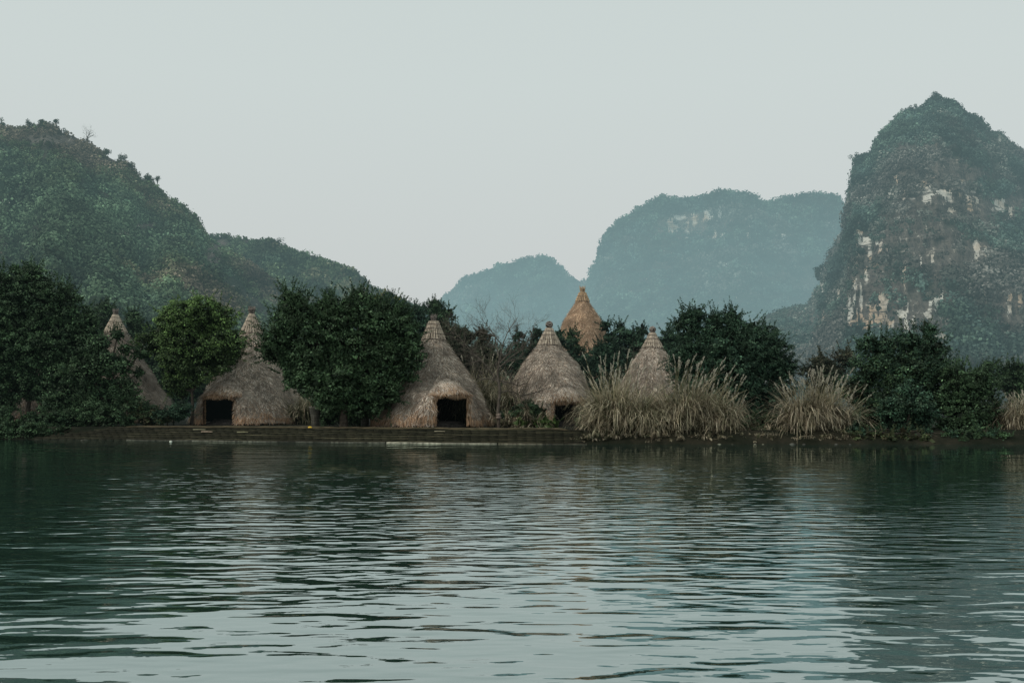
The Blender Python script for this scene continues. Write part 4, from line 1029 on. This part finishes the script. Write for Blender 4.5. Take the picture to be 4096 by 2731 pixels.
Z5 = lambda a, b: (2996 + a * .7015, 300 + b * .7015)
pat = [(1015,675,30,45),(1135,695,30,30),(1085,665,25,12),(1150,770,25,12),(1200,685,14,12),(1260,730,22,40),(1300,725,10,30),(1425,745,35,28),(1490,790,14,30),(635,890,14,40),(655,945,35,25),(690,1010,12,50),(730,935,8,25),(750,980,10,25),(600,1180,14,30),(665,1140,12,35),(640,1220,8,30),(880,1140,10,50),(980,1060,7,35),(1045,1050,10,30),(575,1280,8,35),(600,1290,8,35),(580,1345,18,45),(590,1410,20,18),(640,1320,8,60),(665,1420,22,30),(725,1365,12,50),(750,1330,10,70),(775,1310,22,55),(745,1450,18,14),(810,1425,16,20),(875,1368,32,20),(905,1320,7,20),(895,1430,12,40),(940,1390,6,20),(1070,1300,15,35),(1100,1250,6,35),(1035,1310,12,20),(1070,1490,35,20),(1110,1500,20,25),(425,1210,12,30),(410,1180,10,35),(510,1255,8,25),(1485,1270,16,20),(1490,1330,12,30),(1550,1280,12,35),(840,600,12,25),(885,690,12,25),(1220,610,12,10),(505,1300,10,12),(1300,1000,18,40),(690,1350,8,40),(700,1380,6,40),(620,1370,6,50)]
pat = [(*Z5(a, b), c * .55, d * .72) for a, b, c, d in pat]
rk = [(3066, 1278), (3122, 1245), (3143, 1238), (3227, 1222), (3263, 1195), (3280, 1146), (3287, 1090), (3302, 1069), (3326, 1055), (3328, 1012), (3351, 984), (3360, 948), (3386, 913), (3390, 836), (3400, 794), (3402, 759), (3422, 710), (3424, 640), (3449, 626), (3484, 619), (3506, 566), (3533, 521), (3574, 493), (3596, 462), (3629, 439), (3669, 444), (3706, 423), (3722, 398), (3747, 392), (3768, 406), (3789, 402), (3838, 426), (3857, 460), (3901, 474), (3936, 502), (3957, 537), (3990, 540), (4020, 566), (4062, 594), (4096, 614), (4200, 690), (4350, 800), (4600, 980), (4900, 1200), (5200, 1450), (5400, 1580)]
rk = [(2500, 1585), (2700, 1530), (2850, 1420), (2950, 1335)] + rk
hill('hill', 'dark green scrub clinging to the steep limestone peak at right', rk, 385, 170, M_hill_r, cols=560, rows=300, relief=13, rscale=.028, power=1.15, patches=pat,
     rock_zone=[(3480, 1150, 150, 200), (3700, 950, 180, 150), (3900, 830, 200, 70), (3650, 1250, 170, 100), (3250, 1260, 110, 40), (3620, 590, 60, 20), (3720, 590, 90, 25), (4040, 1250, 90, 80), (3800, 700, 200, 60), (3900, 1000, 80, 60)],
     ledges=2.2, shrubs=21000, per=30, sr=1.75, leafs=.8, spal=S_KARST, rock_thr=.42)
rb = [(2100, 1500), (2250, 1420), (2300, 1330), (2340, 1240), (2358, 1140), (2368, 1085), (2395, 1030), (2412, 962), (2438, 926), (2490, 874), (2540, 842), (2595, 814), (2625, 795), (2664, 787), (2700, 797), (2717, 802), (2750, 798), (2786, 796), (2820, 780), (2856, 770), (2900, 768), (2960, 767), (3013, 784), (3050, 806), (3074, 818), (3100, 802), (3135, 788), (3170, 790), (3222, 779), (3270, 777), (3309, 774), (3345, 785), (3361, 796), (3387, 822), (3413, 875), (3500, 930), (3650, 1010), (3850, 1150), (4050, 1300), (4300, 1550)]
pf = [(2680, 905, 8, 22), (2700, 910, 12, 12), (2750, 915, 5, 30), (2830, 860, 14, 22), (2880, 850, 6, 26), (2860, 940, 6, 20), (2890, 950, 5, 14), (2720, 870, 22, 8), (3135, 950, 6, 10), (2990, 940, 5, 8), (2780, 880, 10, 20)]
hill('mountain', 'bluish misty scrub covering the broad distant mountain', rb, 930, 300, M_hill_f, cols=360, rows=160, relief=26, rscale=.010, patches=pf, rock_zone=[(2760, 900, 130, 50)], ledges=3, shrubs=9000, per=22, sr=4.0, leafs=2.2, spal=S_KARST[1:], rock_thr=.5)
rs_ = [(1500, 1500), (1620, 1330), (1700, 1265), (1768, 1212), (1796, 1172), (1837, 1152), (1847, 1126), (1867, 1111), (1918, 1096), (1980, 1081), (1992, 1060), (2040, 1052), (2092, 1040), (2112, 1030), (2133, 1042), (2163, 1027), (2204, 1035), (2224, 1060), (2250, 1081), (2270, 1114), (2296, 1111), (2326, 1129), (2357, 1139), (2450, 1220), (2600, 1400), (2700, 1500)]
hill('mountain', 'bluish misty scrub covering the small distant peak left of golden hut', rs_, 1000, 260, M_hill_f, cols=260, rows=110, relief=20, rscale=.010, shrubs=5000, per=22, sr=4.2, leafs=2.3, spal=S_KARST[1:], rock_thr=.5)

# trees that stand out on the skyline
def ridge_tree(px, py, w, h, Y, label, pal=S_GREEN[2:], stem=.3, n=420, name='ridge_tree', leafs=None, flat=1.0):
    """py = top of the tree, w/h in photo px"""
    py -= h * .12; w *= 1.2; h *= 1.15; n = int(n * 1.3)
    s = Y / F; base = P(px, py + h, Y); root = thing(name, label, 'tree', base, 0, 'trees standing out on the skyline')
    c = P(px, py + h * (1 - stem) / 2, Y); mb = MB(); pal = np.array(pal)
    nb = 7; bc = c + rng.normal(0, .36, (nb, 3)) * np.array([w, w * .8, h * (1 - stem) * .8]) * s * .7
    pr = rng.integers(0, nb, n); r_ = min(w, h * (1 - stem)) * s * .3
    pos = bc[pr] + rand_dirs(n) * (r_ * rng.uniform(.3, 1, n) ** .5)[:, None]
    l_ = rng.uniform(.6, 1.2, n) * (leafs or max(.3, r_ * .5))
    leaf_cards(mb, pos, rand_dirs(n), l_, l_ * .6, pal[rng.integers(0, len(pal), n)] * rng.uniform(.6, 1.2, (n, 1)))
    mb.build('crown', M_shrub, root, origin=base)
    mb = MB(); b2 = base - np.array([0, 0, 1.0])
    tube(mb, [b2, (b2 + c) / 2 + rng.normal(0, .1, 3), c], [.16, .12, .06], 5, (.07, .06, .05))
    for k in range(nb): tube(mb, [(b2 * .35 + c * .65), bc[k]], [.07, .03], 4, (.07, .06, .05))
    mb.build('trunk', M_bark, root, origin=base)
ridge_tree(6, 482, 26, 46, 262, 'tree cut by left edge on top of left hill', stem=.2)
ridge_tree(118, 488, 22, 30, 262, 'small bushy tree left of the hilltop crest')
ridge_tree(183, 486, 56, 34, 262, 'widest low tree crowning the left hilltop', stem=.1, n=700)
ridge_tree(224, 482, 26, 42, 262, 'flat-topped tree on thin stem just right of hill crest', stem=.65, n=200)
ridge_tree(262, 520, 34, 30, 262, 'rounded dark tree below hill crest on right', stem=.1)
ridge_tree(424, 596, 24, 36, 262, 'small bright tree halfway down left skyline')
ridge_tree(494, 622, 26, 46, 262, 'tall tree on left skyline above a dark clump', stem=.3)
ridge_tree(524, 650, 34, 64, 262, 'dark dense tree at the step in left skyline', stem=.1, n=600)
ridge_tree(596, 700, 40, 46, 262, 'rounded tree in the middle of left skyline', stem=.15, n=500)
ridge_tree(630, 706, 22, 50, 262, 'thin sparse tree leaning out of left skyline', stem=.45, n=200)
ridge_tree(895, 936, 52, 26, 305, 'bushy tree at start of second ridge', stem=.1, n=500)
ridge_tree(1112, 952, 30, 34, 305, 'windswept tree on second ridge', n=150)
ridge_tree(1410, 1076, 50, 50, 305, 'rounded tree at the right end of second ridge', stem=.1, n=600)
ridge_tree(3302, 1062, 54, 60, 372, 'bushy tree jutting from the left cliff edge', S_KARST[2:], stem=.1, n=800)
ridge_tree(3742, 382, 52, 40, 385, 'tree on very top of the limestone peak', S_KARST[2:], stem=.1, n=700)
ridge_tree(3795, 392, 46, 40, 385, 'second tree right of the peak top', S_KARST[2:], stem=.1, n=600)
ridge_tree(3905, 466, 52, 50, 385, 'tree on right shoulder of the limestone peak', S_KARST[2:], stem=.1, n=600)
ridge_tree(3996, 528, 36, 40, 385, 'pointed tree lower on right shoulder of peak', S_KARST[2:], stem=.1, n=450)
ridge_tree(4058, 578, 16, 26, 385, 'tiny tree farthest down right shoulder of peak', S_KARST[2:], stem=.3, n=160)
ridge_tree(3643, 427, 60, 22, 385, 'low tree on left shoulder below the peak top', S_KARST[2:], stem=.1, n=500)
ridge_tree(3574, 478, 34, 40, 385, 'spindly tree at upper left corner of peak', S_KARST[2:], stem=.4, n=200)
ridge_tree(3440, 620, 50, 36, 385, 'tree on the left corner ledge of the limestone peak', S_KARST[2:], stem=.2, n=450)
bare_tree('bare_tree', 'thin leafless tree on skyline of left hill', [[(352, 578), (351, 560), (350, 545)], [(350, 560), (345, 540), (347, 525)], [(351, 556), (362, 545), (372, 542)], [(350, 550), (358, 535), (360, 528)]], 262, 1.0, .22, gz=P(352, 578, 262)[2], group='trees standing out on the skyline')

# ------------------------------------------------------------------ camera, sky, sun
cam = bpy.data.cameras.new('camera'); co = bpy.data.objects.new('camera', cam); C.objects.link(co)
co.location = (0, 0, CAMH); co.rotation_euler = (R(90), 0, 0)
cam.lens = 35; cam.sensor_width = 36; cam.shift_y = (HOR - 1365.5) / 4096
cam.clip_end = 6000; cam.clip_start = .1
bpy.context.scene.camera = co

SUN_EL, SUN_AZ = 40.0, 236.0
sun = bpy.data.lights.new('sun', 'SUN'); so = bpy.data.objects.new('sun', sun); C.objects.link(so)
sun.energy = 1.2; sun.angle = R(15); sun.color = (1, .93, .84)
# azimuth measured clockwise from +Y; the light comes from behind the viewer's left shoulder
az = R(SUN_AZ); el = R(SUN_EL)
sd = Vector((math.sin(az) * math.cos(el), math.cos(az) * math.cos(el), math.sin(el)))
so.rotation_euler = sd.to_track_quat('Z', 'Y').to_euler()
w = bpy.data.worlds.new('World'); bpy.context.scene.world = w; w.use_nodes = True
nt = w.node_tree; nt.nodes.clear(); L = nt.links
sky = N(nt, 'ShaderNodeTexSky', sky_type='NISHITA'); sky.sun_disc = False; sky.sun_elevation = el; sky.sun_rotation = az; sky.dust_density = 6; sky.air_density = 1.2
hs = N(nt, 'ShaderNodeHueSaturation', i={'Saturation': .35, 'Value': 1.0}); L.new(sky.outputs[0], hs.inputs['Color'])
tc = N(nt, 'ShaderNodeTexCoord'); sp = N(nt, 'ShaderNodeSeparateXYZ'); L.new(tc.outputs['Generated'], sp.inputs[0])
cr = N(nt, 'ShaderNodeValToRGB'); e = cr.color_ramp.elements
e[0].position = 0.0; e[0].color = (.59, .62, .62, 1); e[1].position = .7; e[1].color = (.61, .705, .69, 1)
x = e.new(.10); x.color = (.625, .663, .655, 1)
x = e.new(.30); x.color = (.645, .715, .700, 1)
L.new(sp.outputs['Z'], cr.inputs[0])
sc = N(nt, 'ShaderNodeVectorMath', operation='SCALE'); sc.inputs['Scale'].default_value = 10.0; L.new(cr.outputs[0], sc.inputs[0])
mx = N(nt, 'ShaderNodeMix', data_type='RGBA'); mx.inputs[0].default_value = .88; L.new(hs.outputs[0], mx.inputs[6]); L.new(sc.outputs[0], mx.inputs[7])
bg = N(nt, 'ShaderNodeBackground', i={'Strength': .1}); L.new(mx.outputs[2], bg.inputs[0])
wo = N(nt, 'ShaderNodeOutputWorld'); L.new(bg.outputs[0], wo.inputs[0])

s = bpy.context.scene
s.view_settings.view_transform = 'Standard'; s.view_settings.look = 'None'; s.view_settings.exposure = 0; s.view_settings.gamma = 1
s.cycles.max_bounces = 5; s.cycles.diffuse_bounces = 2; s.cycles.glossy_bounces = 3; s.cycles.transparent_max_bounces = 4
